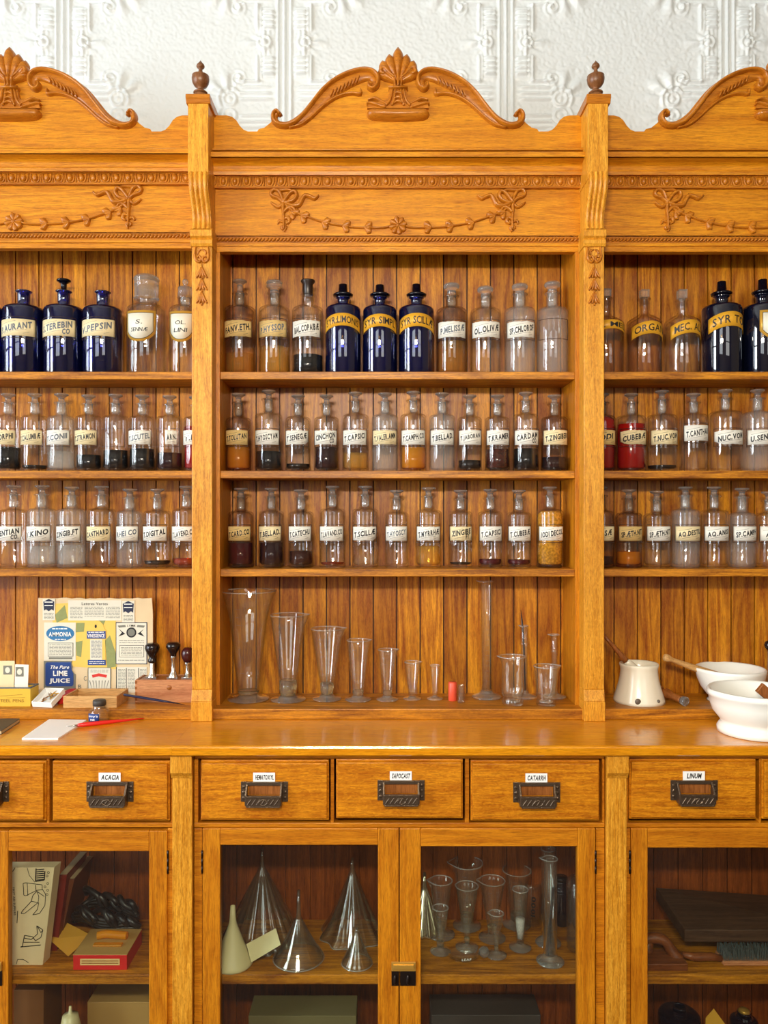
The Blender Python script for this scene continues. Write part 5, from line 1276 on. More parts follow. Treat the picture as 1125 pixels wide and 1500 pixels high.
mb = MB(); mb.lathe([(0, .0035), (r * .88, .0045), (r * .88, .014), (0, .014)], 28); mb.build('contents', M['l_clear'], e, off=(0, 0, 0))
fl = lambda a, b, l=0: ((r + .0004 + l) * math.sin(a / r - .25), -(r + .0004 + l) * math.cos(a / r - .25), b + .0135)
mb = MB(); grid_patch(mb, fl, r * 1.15, .018, .0005, 10); la = mb.build('label', M['ink_blue'], e, off=(0, 0, 0))
mb = MB(); put_text(mb, lambda a, b: fl(a, b, .0009), "erry's", 0, .003, r * .95, .0068, 0, .2, .02); put_text(mb, lambda a, b: fl(a, b, .0009), 'INK', 0, -.0045, r * .5, .004, 0, 0, .02); mb.build('lettering', M['ink_white'], la, off=(0, 0, 0), fix=False)

# ------------------------------------------------------------------ behind the lower doors
def slab(name, label, cat, px0, px1, py0, py1, Y0, dep, mat, zf=None, group=None, part='body'):
    zf = IS_Z if zf is None else zf
    e = empty(name, (X((px0 + px1) / 2, Y0), Y0 + dep / 2, zf), label, cat, group)
    mb = MB(); mb.box(X(px0, Y0), X(px1, Y0), Y0, Y0 + dep, zf if py1 is None else Z(py1, Y0), Z(py0, Y0)); mb.build(part, M[mat], e, .001); return e
# left: printed box leaning, books, cord, envelope, red box
Yl = low_Y(1414); T2 = flat(Yl)
e = empty('printed_box', (X(40, Yl), Yl, IS_Z), 'cream cardboard box with mortar drawings standing behind the left door', 'box')
poly = [T2(2, 1271), T2(79.5, 1270.5), T2(62.5, 1414), T2(-6, 1414)]; mb = MB(); mb.prism(list(reversed(poly)), Yl, Yl + .03); mb.v = [(x + (y - Yl) * .1, y, max(z, IS_Z)) for x, y, z in mb.v]; mb.build('carton', M['paper_cream'], e, .0008)
mb = MB()
def draw(pts, w=.7):
    for p, q_ in zip(pts, pts[1:]):
        A, B_ = T2(*p), T2(*q_); put_line(mb, lambda a, b: (a, Yl - .0006, b), A[0], A[1], B_[0], B_[1], w * .00105)
draw([(34, 1294), (35, 1311), (38, 1312), (54, 1304), (62, 1303), (62, 1296), (38, 1293), (34, 1294)]); draw([(40, 1294), (41, 1312)]); draw([(52, 1296), (53, 1304)])
draw([(54, 1305), (48, 1312), (46, 1320), (56, 1322), (57, 1313), (54, 1305)]); draw([(46, 1320), (33, 1334), (31, 1338), (36, 1338), (56, 1322)]); draw([(62, 1302), (67, 1310), (66, 1326), (58, 1338), (48, 1340), (55, 1332), (57, 1322)]); draw([(55, 1306), (65, 1313)])
draw([(40, 1271), (43, 1282), (51, 1292)], .6); draw([(53, 1272), (52, 1291), (65, 1289), (66, 1276)], 1.1)
for k in range(6): draw([(53, 1274 + 3 * k), (65, 1273 + 3 * k)], 1.0)
for a_, b_ in ((69, 1283), (70, 1294), (66, 1299), (70, 1304), (69, 1310), (71, 1278)): draw(ellp(a_, b_, 1.6, 1.6, 8) + [ellp(a_, b_, 1.6, 1.6, 8)[0]], .5)
draw([(36, 1370), (33, 1386), (30, 1387), (60, 1384)], .9); draw([(36, 1370), (48, 1372), (52, 1378), (60, 1373), (63, 1362), (54, 1356), (55, 1368), (46, 1376), (36, 1374)], .8); draw([(34, 1380), (58, 1380)], .7); draw([(55, 1357), (60, 1366), (63, 1362)], .7)
draw([(24, 1412), (26, 1405), (34, 1405), (42, 1410)], .6); draw([(13, 1280), (20, 1275), (22, 1271)], .8); draw([(26, 1334), (25, 1352)], .8)
mb.build('line_drawing', M['ink'], e, fix=False)
mb = MB(); c = T2(21.0, 1320); put_text(mb, lambda a, b: (c[0] + a, Yl - .0007, c[1] + b), 'FIRST AID SUPPLIES', 0, 0, 42 * .0015, .0046, PI / 2 * -1 + .05, 0, .02); mb.build('lettering', M['ink'], e, fix=False)
mb = MB(); mb.prism([T2(12, 1300), T2(14, 1300), T2(14.5, 1360), T2(12, 1372)], Yl - .0004, Yl + .0004); mb.build('blue_stripe', M['ink_faint'], e)
for i, (a, b, lean, yt, mt, lab) in enumerate(((80, 92, 3, 1282, 'book_red', 'dull red book leaning behind the printed cream box, left one'), (92, 103, 10, 1288, 'book_brown', 'brown book leaning beside the dull red book'))):
    Yq = -.10 + .02 * i; T3 = flat(Yq); zb = IS_Z
    e = empty('book', (X((a + b) / 2, Yq), Yq, zb), lab, 'book', 'books behind the left door')
    mb = MB(); A = X(a - lean - 6, Yq); Bx = X(b - lean - 6, Yq); sh = X(a + 6, Yq) - A; zt = Z(yt, Yq)
    v = []
    for yy in (Yq, Yq + .12):
        v += [(A, yy, zb), (Bx, yy, zb), (Bx + sh, yy, zt), (A + sh, yy, zt)]
    mb.add(v, [(0, 1, 2, 3), (7, 6, 5, 4), (0, 4, 5, 1), (1, 5, 6, 2), (2, 6, 7, 3), (3, 7, 4, 0)]); mb.build('cover', M[mt], e, .001)
    mb = MB(); mb.add([(x + (.0015 if k % 4 in (0, 3) else -.0015), y + (.004 if k < 4 else .002), z + (.001 if k % 4 > 1 else .002)) for k, (x, y, z) in enumerate(v)], [(0, 1, 2, 3), (7, 6, 5, 4), (0, 4, 5, 1), (1, 5, 6, 2), (2, 6, 7, 3), (3, 7, 4, 0)]); mb.build('pages', M['pages'], e)
e = empty('rubber_tubing', P(155, 1345, -.03), 'tangled bundle of black rubber tubing on the left inner shelf', 'tubing')
mb = MB(); rr = random.Random(5); zs = IS_Z + .012
def tub(pts): mb.tube([Vector(P(a, b, yy)) for a, b, yy in pts], .0068, 10)
def smooth_path(pts, n=6):
    out = []
    P_ = [pts[0]] + pts + [pts[-1]]
    for i in range(1, len(P_) - 2):
        for k in range(n):
            t = k / n; a, b, c, d = [np.array(P_[i + j], float) for j in (-1, 0, 1, 2)]
            out.append(tuple(.5 * (2 * b + (c - a) * t + (2 * a - 5 * b + 4 * c - d) * t * t + (3 * b - a - 3 * c + d) * t ** 3)))
    return out + [pts[-1]]
for k in range(4):
    j = lambda m: rr.uniform(-m, m)
    tub(smooth_path([(106 + j(2), 1347 + j(3), -.02), (118 + j(3), 1332 + j(3), -.03 + j(.01)), (134 + j(3), 1314 + k * 4, -.01 + j(.01)), (160 + j(3), 1316 + k * 4, -.02), (184 + j(3), 1326 + k * 4, -.03), (200 + j(2), 1340 + k * 3, -.035)]))
for k in range(4):
    j = lambda m: rr.uniform(-m, m)
    tub(smooth_path([(108 + j(3), 1338 + k * 3, -.045), (128 + j(3), 1338 + k * 3, -.055), (146 + j(2), 1346 + k * 4, -.06), (166 + j(3), 1348 + k * 4, -.06), (188 + j(3), 1344 + k * 5, -.055), (203 + j(2), 1350 + k * 3, -.05)]))
for k in range(6):
    j = lambda m: rr.uniform(-m, m)
    a0 = 132 + k * 10 + j(5); tub(smooth_path([(a0 - 4 + j(4), 1312 + k * 2.2 + j(4), -.008), (a0 + j(5), 1303 + k * 3.4 + j(3), -.03), (a0 + 8 + j(5), 1314 + k * 2.4 + j(3), -.042), (a0 + 14 + j(6), 1326 + k * 1.8 + j(4), -.040)]))
    a0 = 112 + k * 14 + j(5); tub(smooth_path([(a0 - 3 + j(5), 1334 + k * 2 + j(4), -.036), (a0 + 2 + j(5), 1329 + k * 2.6 + j(3), -.06), (a0 + 12 + j(5), 1340 + k * 2 + j(3), -.072), (a0 + 18 + j(6), 1350 + k * 1.0 + j(3), -.066)]))
mb.build('tube_coils', M['cord'], e)
Ye = low_Y(1398); e = empty('envelope', P(100, 1390, Ye), 'yellow envelope leaning against the red box', 'envelope')
c = [P(98, 1353, -.06), P(133, 1371, -.075), P(100, 1401, -.128), P(73, 1377, -.11)]; mb = MB(); v = c + [(x, y + .002, z + .001) for x, y, z in c]
v = [(x, y, max(z, IS_Z + .0005)) for x, y, z in v]; mb.add(v, [(0, 1, 2, 3), (7, 6, 5, 4)] + [(i, i + 4, (i + 1) % 4 + 4, (i + 1) % 4) for i in range(4)]); mb.build('paper_sheet', M['envelope'], e)
Yr = low_Y(1421); e = empty('red_box', (X(146, Yr), Yr + .03, IS_Z), 'red box with tan lid and amber bar on top, left inner shelf', 'box')
x0, x1 = X(107, Yr), X(186, Yr); zt = Z(1399, Yr); yb = Yr + .105
mb = MB(); mb.box(x0, x1, Yr, yb, IS_Z, zt); mb.build('box_body', M['red_box'], e, .001)
mb = MB(); mb.box(x0, x1, Yr, yb, zt, zt + .0015); mb.build('lid', M['tan'], e)
mb = MB(); mb.box(x0 + .016, x1 - .016, Yr - .0006, Yr, IS_Z + .011, IS_Z + .025); la = mb.build('front_label', M['paper_yellow'], e)
mb = MB()
for k in range(2): mb.box(x0 + .019, x1 - .019, Yr - .0009, Yr - .0005, IS_Z + .0145 + k * .005, IS_Z + .0165 + k * .005)
mb.build('print_lines', M['brown_wood'], la, off=abs_loc(e))
mb = MB(); mb.box(x0 + .032, x1 - .022, Yr + .028, Yr + .042, zt + .0015, zt + .006); mb.tube([(x0 + .030, Yr + .062, zt + .009), (x0 + .05, Yr + .066, zt + .011), (x1 - .02, Yr + .062, zt + .009)], .009, 12); mb.build('amber_bar', M['l_amber'], e, .002)
# left, under the shelf
slab('carton', 'brown ribbed carton at lower left under the inner shelf', 'box', 20, 64, 1450, None, -.12, .1, 'carton', BOTZ)
slab('carton', 'large plain brown carton below the red box', 'box', 128, 250, 1468, None, -.08, .1, 'tan', BOTZ)
Yq = -.145; s = (D + Yq) / F; e = empty('enamel_funnel', (X(103, Yq), Yq, BOTZ), 'pale upturned funnel tip rising at the bottom of the left door', 'funnel', 'cream funnels'); zr = lambda y: Z(y, Yq) - BOTZ
mb = MB(); mb.lathe([(.07, 0), (.072, .003), (13 * s, zr(1497)), (11 * s, zr(1487)), (5 * s, zr(1485)), (2.6 * s, zr(1483)), (1.8 * s, zr(1474)), (0, zr(1474))], 36); mb.build('funnel_body', M['enamel'], e, off=(0, 0, 0))
# middle left door: funnels
def funnel(px, yf, base, yapex, ytip, mat, label, ribs=0, tipw=5, name='glass_funnel', group='upturned glass funnels', k=1.0):
    Y = low_Y(yf); s = (D + Y) / F; e = empty(name, (X(px, Y), Y, IS_Z), label, 'funnel', group); zr = lambda y: Z(y, Y) - IS_Z
    R = base / 2 * s; za, zt = zr(yapex), zr(ytip); rt = tipw / 2 * s; t = .0018
    def warp(p, a):
        if not ribs: return p
        h = max(0, 1 - p.z / za); m = 1 + .07 * math.cos(ribs * a) * h ** .3; return (p.x * m, p.y * m, p.z)
    out = [(R - t, 0), (R, .0005), (R, .004), (R * .97, .008)]
    for i in range(1, 9):
        q = i / 8; out.append((R * .97 + (rt * 1.25 - R * .97) * q ** k, .008 + (za - .008) * q))
    out += [(rt, za + (zt - za) * .3), (rt * .75, zt), (rt * .75 - .001, zt), (rt * .6, za + (zt - za) * .3)]
    for i in range(8, 0, -1):
        q = i / 8; out.append((max(.001, R * .97 + (rt * 1.25 - R * .97) * q ** k - t), .008 + (za - .008) * q - .002))
    mb = MB(); mb.lathe(out + [out[0]], 72 if ribs else 44, warp=warp); mb.build('funnel_body', M[mat], e, off=(0, 0, 0))
    if mat == 'funnel': mb = MB(); mb.lathe([(R - .001 + .0018 * math.cos(a), .0018 + .0018 * math.sin(a)) for a in [k * PI / 4 for k in range(9)]], 72, warp=warp); mb.build('rim', M['glass_rim'], e, off=(0, 0, 0))
    return e
M['funnel'] = thin_glass('funnel_glass', tint=(.96, .96, .90, 1), edge=(.40, .38, .30, 1), haze=.02, hazecol=(.8, .78, .66, 1), power=1.6, refl=2.2, rough=.05)
funnel(341, 1411, 58, 1352, 1327, 'enamel', 'cream enamel upturned funnel at the left end of the funnels', 0, 9, 'enamel_funnel', 'cream funnels', .85)
funnel(384, 1371, 108, 1268, 1240, 'funnel', 'largest ribbed glass funnel standing mouth down at the back', 20, 6)
funnel(437.5, 1403, 75, 1342, 1304, 'funnel', 'plain glass funnel with drawn-out stem, front middle of the funnels', 0, 6, k=.8)
funnel(516, 1368, 92, 1274, 1256, 'funnel', 'tall crinkled glass funnel at the back right of the funnels', 9, 6, k=.8)
funnel(523, 1411, 46, 1365, 1359, 'funnel', 'smallest glass funnel in front of the tall crinkled one', 0, 5, k=.8)
Yq = low_Y(1412); e = empty('card_slip', P(387, 1400, Yq), 'cream card slip propped between the cream and glass funnels', 'card')
c = [P(361, 1383, Yq + .008), P(404, 1360, Yq + .012), P(411, 1384, Yq - .006), P(368, 1410, Yq - .008)]; v = c + [(x, y + .0012, z) for x, y, z in c]
mb = MB(); mb.add(v, [(0, 1, 2, 3), (7, 6, 5, 4)] + [(i, i + 4, (i + 1) % 4 + 4, (i + 1) % 4) for i in range(4)]); mb.build('paper_sheet', M['enamel'], e)
slab('storage_box', 'olive card box under the funnels in the middle cabinet', 'box', 364, 522, 1488, None, -.13, .075, 'green_grey', BOTZ)
slab('storage_box', 'dim grey box under the glassware in the middle cabinet', 'box', 632, 792, 1487, None, -.06, .08, 'leather', BOTZ)
# middle right door: glassware
LG = 'glass measures behind the middle right door'
lm = lambda px, yf, foot, bot, ybot, rim, yrim, lab, **k: measure(px, yf, foot, max(4, bot * .9), bot, ybot, rim, yrim, lab, low_Y, IS_Z, group=LG, **k)
lm(646, 1369, 41, 14, 1352, 34, 1290, 'glass measure at the left, behind the low-footed one and beside the silvered funnel', sp=PI)
lm(645, 1394, 30, 11, 1380, 24, 1330, 'short clear measure with bright foot, front left of the lower glassware', sp=None)
lm(684, 1356, 42, 20, 1340, 47, 1264, 'tallest flared glass measure at the back left of the lower glassware', sp=PI, flare=.2)
lm(684, 1388, 34, 8, 1374, 34, 1298, 'slender conical measure behind the glass leaf dish', sp=None)
lm(721, 1374, 40, 14, 1356, 38, 1290, 'wide conical measure behind the smallest one, centre of lower glassware', sp=PI)
lm(727, 1399, 31, 6, 1386, 22, 1338, 'smallest conical measure beside the glass ball, lower glassware', sp=PI)
lm(757, 1354, 42, 20, 1338, 42, 1275, 'broad flared measure at the back, lower glassware', sp=None, flare=.2)
lm(762, 1388, 33, 12, 1376, 24, 1303, 'slender measure partly filled with white powder, lower glassware', sp=None, liq=('l_white', .42))
cylinder(806, 1408, 41, 20, 1258, 'thick spouted glass cylinder holding a dark rod, lower right', low_Y, IS_Z, flare=1.1, sp=PI)
cylinder(803, 1381, 38, 20, 1244, 'taller glass cylinder standing behind the spouted one, lower right', low_Y, IS_Z, flare=1.1, sp=None)
Yq = low_Y(1408); e = empty('stirring_rod', P(800, 1395, Yq), 'dark rod standing inside the thick spouted cylinder', 'rod'); mb = MB(); mb.tube([P(802, 1397, Yq), P(810.5, 1300, Yq)], .003, 10); mb.build('rod_body', M['rod'], e)
Yq = low_Y(1406); s = (D + Yq) / F; e = empty('glass_dish', (X(681, Yq), Yq, IS_Z), 'low leaf-shaped glass dish in front of the measures', 'dish')
def leaf(p, a):
    k = 1 + .28 * max(0, -math.cos(a)) ** 6; return (p.x * 1.0 * k, p.y * .62, p.z)
R = 22 * s; mb = MB(); mb.lathe([(0, .001), (R * .55, 0), (R * .6, .001), (R * .85, .008), (R, .017), (R - .0005, .019), (R - .003, .0185), (R * .8, .009), (R * .5, .004), (0, .004)], 48, warp=leaf); mb.build('dish_body', M['measure'], e, off=(0, 0, 0))
mb = MB(); put_text(mb, lambda a, b: (a, -R * .55, .011 + b), 'LEAF', .002, 0, .022, .005, .08, .1, .02); mb.build('lettering', M['ink_white'], e, off=(0, 0, 0), fix=False)
Yq = low_Y(1402); s = (D + Yq) / F; e = empty('glass_stopper', (X(709, Yq), Yq, IS_Z), 'loose round glass stopper beside the leaf dish', 'stopper')
mb = MB(); mb.ell((0, 0, 7.6 * s), (7.6 * s,) * 3, None, 24, 16); mb.build('ball', M['stopper'], e, off=(0, 0, 0))
funnel(622, 1362, 52, 1300, 1278, 'silver', 'fluted silvered funnel at the left behind the measures', 14, 6, 'silvered_funnel', None)
Yq = low_Y(1389); s = (D + Yq) / F; zr = lambda y: Z(y, Yq) - IS_Z
e = empty('tall_bottle', (X(848, Yq), Yq, IS_Z), 'tall clear bottle half hidden by the right door stile', 'bottle')
mb = MB(); mb.lathe(lathe_bottle(18 * s, zr(1285), 6 * s, zr(1256), 8 * s, .014), 36); mb.build('bottle_body', M['measure'], e, off=(0, 0, 0))
Yq = low_Y(1352); s = (D + Yq) / F; zr = lambda y: Z(y, Yq) - IS_Z
e = empty('dark_bottle', (X(822, Yq), Yq, IS_Z), 'dark bottle behind the thick cylinder, lower right', 'bottle')
mb = MB(); mb.lathe(lathe_bottle(14 * s, zr(1302), 8 * s, zr(1290), 9.5 * s, .006), 32); mb.build('bottle_body', M['navy'], e, off=(0, 0, 0))
mb = MB(); mb.lathe([(0, zr(1290) + .0012), (9 * s, zr(1290) + .0012), (9 * s, zr(1284)), (0, zr(1284))], 24); mb.build('cap', M['black_wood'], e, off=(0, 0, 0))
Yq = low_Y(1350); s = (D + Yq) / F; e = empty('graduated_jug', (X(778, Yq), Yq, IS_Z), 'dim graduated jug reading 1000, at the back of the lower glassware', 'jug'); zr = lambda y: Z(y, Yq) - IS_Z
mb = MB(); R = 17 * s; mb.lathe([(0, .001), (R, 0), (R, zr(1300)), (R * 1.08, zr(1288)), (R * 1.02, zr(1288)), (R - .002, zr(1300)), (R - .002, .005), (0, .005)], 36); mb.build('glass_body', M['measure'], e, off=(0, 0, 0))
mb = MB(); fl = lambda a, b: ((R + .0004) * math.sin(a / R), -(R + .0004) * math.cos(a / R), b + zr(1320)); put_text(mb, fl, '1000', 0, 0, .05, .011, PI / 2 * .97, .1, .03); mb.build('lettering', M['ink'], e, off=(0, 0, 0), fix=False)
# right door: dark board, tool, wire brush
e = empty('dark_board', P(1060, 1370, -.08), 'dark stained board tilted on the right inner shelf', 'board')
A, B_, C_, D_ = [Vector(P(*p)) for p in ((961, 1300, .02), (1200, 1316, .02), (1215, 1362, -.135), (1003, 1362, -.135))]
dz = Vector((0, .002, -(Z(1380, -.135) - Z(1362, -.135)) * -1)); dz = Vector((0, .002, Z(1381, -.135) - Z(1362, -.135)))
v = [A, B_, C_, D_] + [p + dz for p in (A, B_, C_, D_)]; mb = MB(); mb.add(v, [(0, 1, 2, 3), (7, 6, 5, 4)] + [(i, i + 4, (i + 1) % 4 + 4, (i + 1) % 4) for i in range(4)]); mb.build('board_body', M['dark_board'], e, .002)
nrm = (B_ - A).cross(D_ - A).normalized(); nrm = nrm if nrm.z > 0 else -nrm
mb = MB(); c = [A.lerp(B_, u).lerp(D_.lerp(C_, u), w) + nrm * .001 for u, w in ((.60, .35), (1.0, .30), (1.0, .8), (.66, .8), (.60, .62))]
v = c + [p + nrm * .0008 for p in c]; mb.add(v, [tuple(range(5)), tuple(reversed(range(5, 10)))] + [(i, (i + 1) % 5, (i + 1) % 5 + 5, i + 5) for i in range(5)]); mb.build('paper_label', M['green_grey'], e)
e = empty('hand_plane', P(975, 1415, -.15), 'wooden-handled tool with a bulbous grip, left of the wire brush', 'tool')
mb = MB(); Yq = low_Y(1423); mb.box(X(930, Yq), X(1008, Yq), Yq, Yq + .06, IS_Z, Z(1412, Yq)); mb.build('sole', M['tool_wood'], e, .002)
mb = MB(); pts = smooth_path([(935, 1378, -.13), (955, 1374, -.13), (972, 1377, -.135), (982, 1390, -.14), (990, 1402, -.145), (995, 1408, -.147)]); rads = np.interp(np.linspace(0, 1, len(pts)), [0, .3, .5, .75, .92, 1], [.012, .012, .011, .0145, .016, .006]); mb.tube([P(*p) for p in pts], list(rads), 16)
mb.tube([P(950, 1378, -.13), P(948, 1410, -.13)], .011, 12); mb.build('grip', M['tool_wood'], e)
e = empty('wire_brush', P(1060, 1405, -.15), 'wire brush with grey bristles lying on the right inner shelf', 'brush')
Yq = low_Y(1415); zq = IS_Z
mb = MB(); mb.tube([(X(1003, Yq), Yq + .015, zq + .018), (X(1020, Yq), Yq + .014, zq + .012), (X(1045, Yq), Yq + .012, zq + .014), (X(1060, Yq), Yq + .012, zq + .010)], [.006, .009, .009, .007], 12); mb.build('handle', M['tool_wood'], e)
mb = MB(); mb.box(X(1060, Yq), X(1180, Yq), Yq, Yq + .045, zq, zq + .010); mb.build('brush_block', M['pink_wood'], e, .002)
mb = MB(); rr = random.Random(2)
for i in range(46):
    for j in range(9):
        x = X(1062, Yq) + i * .0037; y = Yq + .003 + j * .0048; h = .022 + rr.uniform(-.002, .004)
        mb.tube([(x, y, zq + .010), (x + rr.uniform(-.006, .002), y + rr.uniform(-.002, .002), zq + .010 + h)], .0007, 4, smooth=False)
mb.build('bristles', M['bristle'], e)['kind'] = 'stuff'
# right, under the shelf
for px, yt, w_, lab in ((995, 1474, 60, 'dark round-shouldered bottle, lower right cabinet, left of the orange card'), (1090, 1482, 40, 'dark brown bottle with brass cap, lower right cabinet, right of the orange card')):
    Yq = -.06; s = (D + Yq) / F; e = empty('dark_bottle', (X(px, Yq), Yq, BOTZ), lab, 'bottle', 'dark bottles under the right shelf'); zr = lambda y: Z(y, Yq) - BOTZ
    mb = MB(); mb.lathe(lathe_bottle(w_ / 2 * s, zr(yt + 8), 9 * s, zr(yt), 10 * s, .014), 32); mb.build('bottle_body', M['navy'], e, off=(0, 0, 0))
    if px > 1050: mb = MB(); mb.lathe([(0, zr(yt) + .0012), (9 * s, zr(yt) + .0012), (6 * s, zr(yt - 4)), (0, zr(yt - 5))], 24); mb.build('cap', M['brass'], e, off=(0, 0, 0))
Yq = -.13; T2 = flat(Yq); e = empty('orange_card', (X(1050, Yq), Yq, BOTZ), 'orange card standing at the bottom of the right door', 'card')
mb = MB(); mb.prism([(X(1030, Yq), BOTZ), (X(1075, Yq), BOTZ), T2(1062, 1500), T2(1046, 1478), T2(1034, 1492)], Yq, Yq + .002); mb.build('card_sheet', M['envelope'], e)

# ------------------------------------------------------------------ the room
# pressed-tin wall: real relief, repeating panel of 0.6 m
WY = .21
def tin():
    s = (D + WY) / F
    pxs = np.arange(-70, 1196, 1.6); pys = np.arange(-90, 240, 1.6)
    A, Bq = np.meshgrid(pxs, pys)
    per = 324.0; u = np.abs((A - 93 + per / 2) % per - per / 2); vv = np.abs((Bq - 64 + 94) % 188 - 94)
    sd = np.sign((A - 93 + per / 2) % per - per / 2)
    def g(x, c, w): return np.exp(-((x - c) / w) ** 2)
    def st(x, a, b, e=1.2): return 1 / (1 + np.exp(-(x - a) / e)) * 1 / (1 + np.exp((x - b) / e))
    h = .8 * g(u, 0, 2.2) - .35 * g(u, 5, 2) + .8 * g(u, 9.5, 1.8)
    ladder = 1.35 * st(u, 15, 32) * (.45 + .45 * np.cos(2 * PI * vv / 7.5)) * st(vv, 20, 50)
    h += ladder + .35 * st(u, 14, 33, .6) * st(vv, -1, 52)
    h += 1.0 * g(u, 39, 1.9) * st(vv, 18, 56) + .9 * g(u, 34.5, 1.2) * st(vv, 18, 52)
    for c in (56, 64.5, 73, 82): h += .9 * g(vv, c, 1.7) * st(u, 20 if c > 58 else 36, 66, 1.5)
    # rosette and leaf burst
    r = np.hypot(u - 29, vv); th = np.arctan2(vv, u - 29)
    h += 1.4 * np.exp(-(r / 5.0) ** 2) + .8 * g(r, 9, 1.8)
    h += .95 * np.exp(-((u - 46) / 14) ** 2) * np.exp(-(vv / 11) ** 2) * (.45 + .55 * np.cos(th * 8))
    h += .6 * np.exp(-((u - 29) / 9) ** 2) * g(vv, 14, 5) * (.5 + .5 * np.cos((u - 29) * .9))
    # scroll and leaf fan
    r2 = np.hypot(u - 68, vv - 52); t2 = np.arctan2(vv - 52, u - 68)
    spiral = np.cos(2 * (r2 / 7.5 * PI - t2 / 2)); h += .85 * np.clip(spiral, 0, 1) * np.exp(-(r2 / 12) ** 4)
    fu, fv = u - 80, vv - 82; r3 = np.hypot(fu, fv); t3 = np.arctan2(-fv, fu)
    fan = np.exp(-((r3 - 26) / 15) ** 2) * (.5 + .5 * np.cos(t3 * 9)) * st(t3, .05, 2.0, .12)
    h += 1.25 * fan
    h += .9 * g(r3, 16, 2.4) * st(t3, -.6, 2.6, .15) + .8 * g(r3, 9, 2.2)
    h += .8 * np.exp(-(r3 / 5) ** 2)
    rng = np.random.default_rng(4)
    nz = rng.normal(size=A.shape)
    k = np.array([1, 2, 1.0]); 
    for ax in (0, 1):
        nz = (np.roll(nz, 1, ax) + 2.4 * nz + np.roll(nz, -1, ax)) / 4.4
    h = 1.3 * h + .17 * nz
    Xw = (A - CX) * s; Zw = ZC - (Bq - H) * s
    V = np.stack([Xw, WY - h * .0068, Zw], -1).reshape(-1, 3)
    R_, C_ = A.shape; F_ = []
    idx = np.arange(R_ * C_).reshape(R_, C_)
    F_ = np.stack([idx[:-1, :-1], idx[1:, :-1], idx[1:, 1:], idx[:-1, 1:]], -1).reshape(-1, 4)
    me = bpy.data.meshes.new('wall_back'); me.from_pydata(V.tolist(), [], F_.tolist()); me.polygons.foreach_set('use_smooth', [True] * len(F_)); me.update()
    o = bpy.data.objects.new('trim_1', me); COL.objects.link(o); me.materials.append(M['white_wall']); o['kind'] = 'structure'
tin()
RX0, RX1, RY0, RZ1 = -3.4, 3.6, -5.2, 3.5
def room(name, mat, boxes):
    mb = MB()
    for b in boxes: mb.box(*b)
    return struct(mb.build(name, M[mat]))
room('wall_back', 'white_wall', [(RX0, RX1, WY + .001, WY + .1, 0, RZ1)])
room('floor', 'room_floor', [(RX0, RX1, RY0, WY + .1, -.1, 0)])
room('ceiling', 'room_ceiling', [(RX0, RX1, RY0, WY + .1, RZ1, RZ1 + .1)])
# left wall with one tall window and a second added for its light, street wall with two shop windows
LW = (-3.1, -1.8, .8, 3.0)
LW2 = (-1.25, -.45, .8, 3.0)  # added unseen window, put in for bright streaks on the bottles' left edges
room('wall_left', 'room_wall', [(RX0 - .1, RX0, RY0, LW[0], 0, RZ1), (RX0 - .1, RX0, LW[1], LW2[0], 0, RZ1), (RX0 - .1, RX0, LW2[1], WY + .1, 0, RZ1), (RX0 - .1, RX0, LW2[0], LW2[1], 0, LW2[2]), (RX0 - .1, RX0, LW2[0], LW2[1], LW2[3], RZ1), (RX0 - .1, RX0, LW[0], LW[1], 0, LW[2]), (RX0 - .1, RX0, LW[0], LW[1], LW[3], RZ1)])
room('wall_right', 'room_wall', [(RX1, RX1 + .1, RY0, WY + .1, 0, RZ1)])
W1, W2, WZ = (-2.9, -.9), (.9, 2.7), (1.5, 3.1)
room('wall_front', 'room_wall', [(RX0, W1[0], RY0 - .1, RY0, 0, RZ1), (W1[1], W2[0], RY0 - .1, RY0, 0, RZ1), (W2[1], RX1, RY0 - .1, RY0, 0, RZ1),
    (W1[0], W1[1], RY0 - .1, RY0, 0, WZ[0]), (W1[0], W1[1], RY0 - .1, RY0, WZ[1], RZ1), (W2[0], W2[1], RY0 - .1, RY0, 0, WZ[0]), (W2[0], W2[1], RY0 - .1, RY0, WZ[1], RZ1)])
for i, (a, b) in enumerate((W1, W2)):
    m = (a + b) / 2; room(f'window_{i + 1}', 'window_paint', [(m - .03, m + .03, RY0 - .08, RY0 - .02, WZ[0], WZ[1]), (a, b, RY0 - .08, RY0 - .02, 2.2, 2.26)])
m = (LW[0] + LW[1]) / 2; room('window_3', 'window_paint', [(RX0 - .08, RX0 - .02, m - .03, m + .03, LW[2], LW[3]), (RX0 - .08, RX0 - .02, LW[0], LW[1], 2.0, 2.06)])
m2 = (LW2[0] + LW2[1]) / 2; room('window_4', 'window_paint', [(RX0 - .08, RX0 - .02, m2 - .02, m2 + .02, LW2[2], LW2[3]), (RX0 - .08, RX0 - .02, LW2[0], LW2[1], 2.0, 2.06)])  # frame of the added second side window
def area(name, loc, target, sx, sy, power, col):
    l = bpy.data.lights.new(name, 'AREA'); l.shape = 'RECTANGLE'; l.size = sx; l.size_y = sy; l.energy = power; l.color = col
    o = bpy.data.objects.new(name, l); COL.objects.link(o); o.location = loc
    o.rotation_euler = (Vector(target) - Vector(loc)).to_track_quat('-Z', 'Y').to_euler(); return o
area('daylight_side_window', (RX0 - .25, m, 1.9), (RX0 + 1, m, 1.9), 1.3, 2.2, 185, (.84, .93, 1.0))
area('daylight_side_window', (RX0 - .25, (LW2[0] + LW2[1]) / 2, 1.9), (RX0 + 1, (LW2[0] + LW2[1]) / 2, 1.9), .8, 2.2, 55, (.84, .93, 1.0))  # light of the added window, for edge streaks and pale right jambs
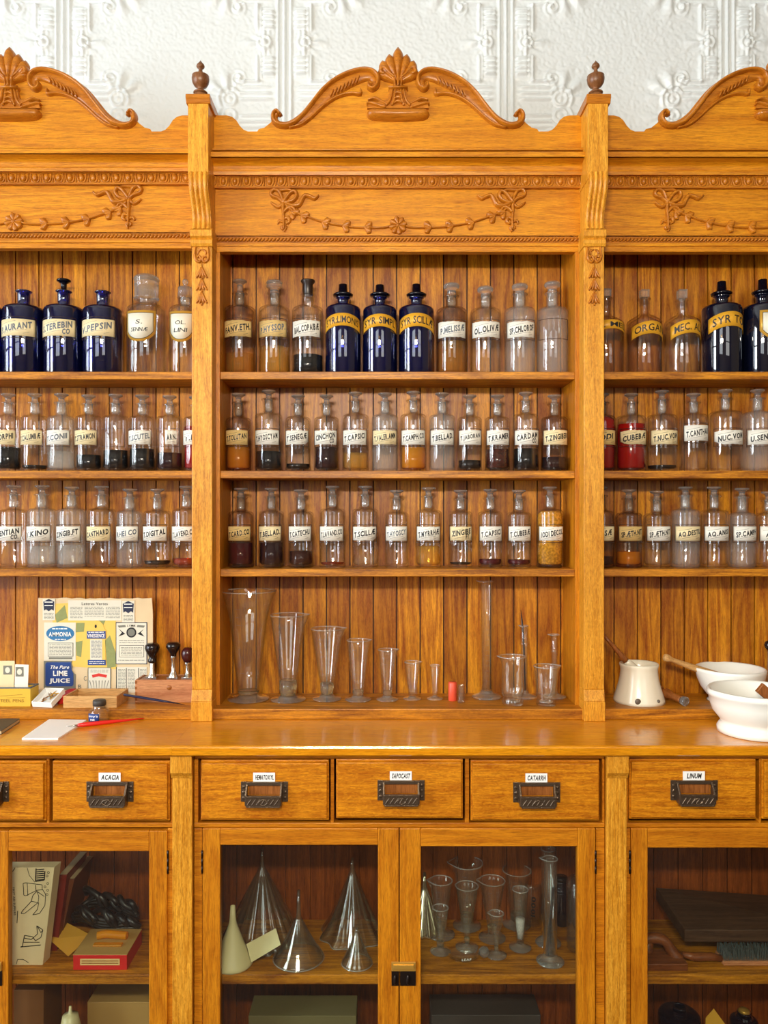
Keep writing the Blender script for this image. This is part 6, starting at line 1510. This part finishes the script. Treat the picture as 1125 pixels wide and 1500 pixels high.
area('daylight_shop_window', ((W1[0] + W1[1]) / 2, RY0 - .25, 2.3), ((W1[0] + W1[1]) / 2, 0, 2.3), 2.0, 1.6, 34, (.93, .97, 1.0))
area('daylight_shop_window', ((W2[0] + W2[1]) / 2, RY0 - .25, 2.3), ((W2[0] + W2[1]) / 2, 0, 2.3), 1.8, 1.6, 28, (1.0, .97, .92))
# a low hanging lamp with four globes behind the viewer
LX, LY, LZ = -.15, -2.25, 2.08
e = empty('hanging_lamp', (LX, LY, RZ1), 'brass lamp with four frosted globes hanging from the ceiling before the shelves', 'lamp')
mb = MB(); mb.lathe([(0, 0), (.06, 0), (.06, -.02), (.008, -.03), (.008, LZ - RZ1 + .16), (.03, LZ - RZ1 + .14), (.03, LZ - RZ1 + .10), (0, LZ - RZ1 + .09)], 24)
for dx, dy in ((-.24, 0), (-.08, .05), (.08, .05), (.24, 0)): mb.tube([(0, 0, LZ - RZ1 + .12), (dx * .6, dy, LZ - RZ1 + .16), (dx, dy, LZ - RZ1 + .12), (dx, dy, LZ - RZ1 + .06)], .006, 8)
mb.build('stem', M['brass'], e, off=(0, 0, 0))
for dx, dy in ((-.24, 0), (-.08, .05), (.08, .05), (.24, 0)):
    l = bpy.data.lights.new('globe_bulb', 'POINT'); l.energy = 34; l.color = (1.0, .89, .72); l.shadow_soft_size = .06
    o = bpy.data.objects.new('globe_bulb', l); COL.objects.link(o); o.location = (LX + dx, LY + dy, LZ)
w = bpy.data.worlds.new('sky'); S.world = w; w.use_nodes = True
nt = w.node_tree; bg = nt.nodes['Background']; sky = nt.nodes.new('ShaderNodeTexSky'); sky.sky_type = 'HOSEK_WILKIE'; sky.sun_direction = (-.4, -.5, .75)
nt.links.new(sky.outputs[0], bg.inputs[0]); bg.inputs[1].default_value = .6

# ------------------------------------------------------------------ camera and view
cam = bpy.data.cameras.new('camera'); co = bpy.data.objects.new('camera', cam); COL.objects.link(co)
cam.sensor_fit = 'VERTICAL'; cam.sensor_height = 36; cam.lens = F / 1500 * 36; cam.clip_start = .05
cam.shift_y = (H - 750) / 1500
co.location = (0, -D, ZC); co.rotation_euler = (PI / 2, 0, 0)
S.camera = co
S.view_settings.view_transform = 'Standard'; S.view_settings.look = 'None'; S.view_settings.gamma = 1; S.view_settings.use_curve_mapping = False
S.view_settings.exposure = 0.12
cy = S.cycles
cy.max_bounces = 12; cy.transparent_max_bounces = 48; cy.transmission_bounces = 12; cy.diffuse_bounces = 4; cy.glossy_bounces = 5
cy.caustics_reflective = False; cy.caustics_refractive = False; cy.sample_clamp_indirect = 6
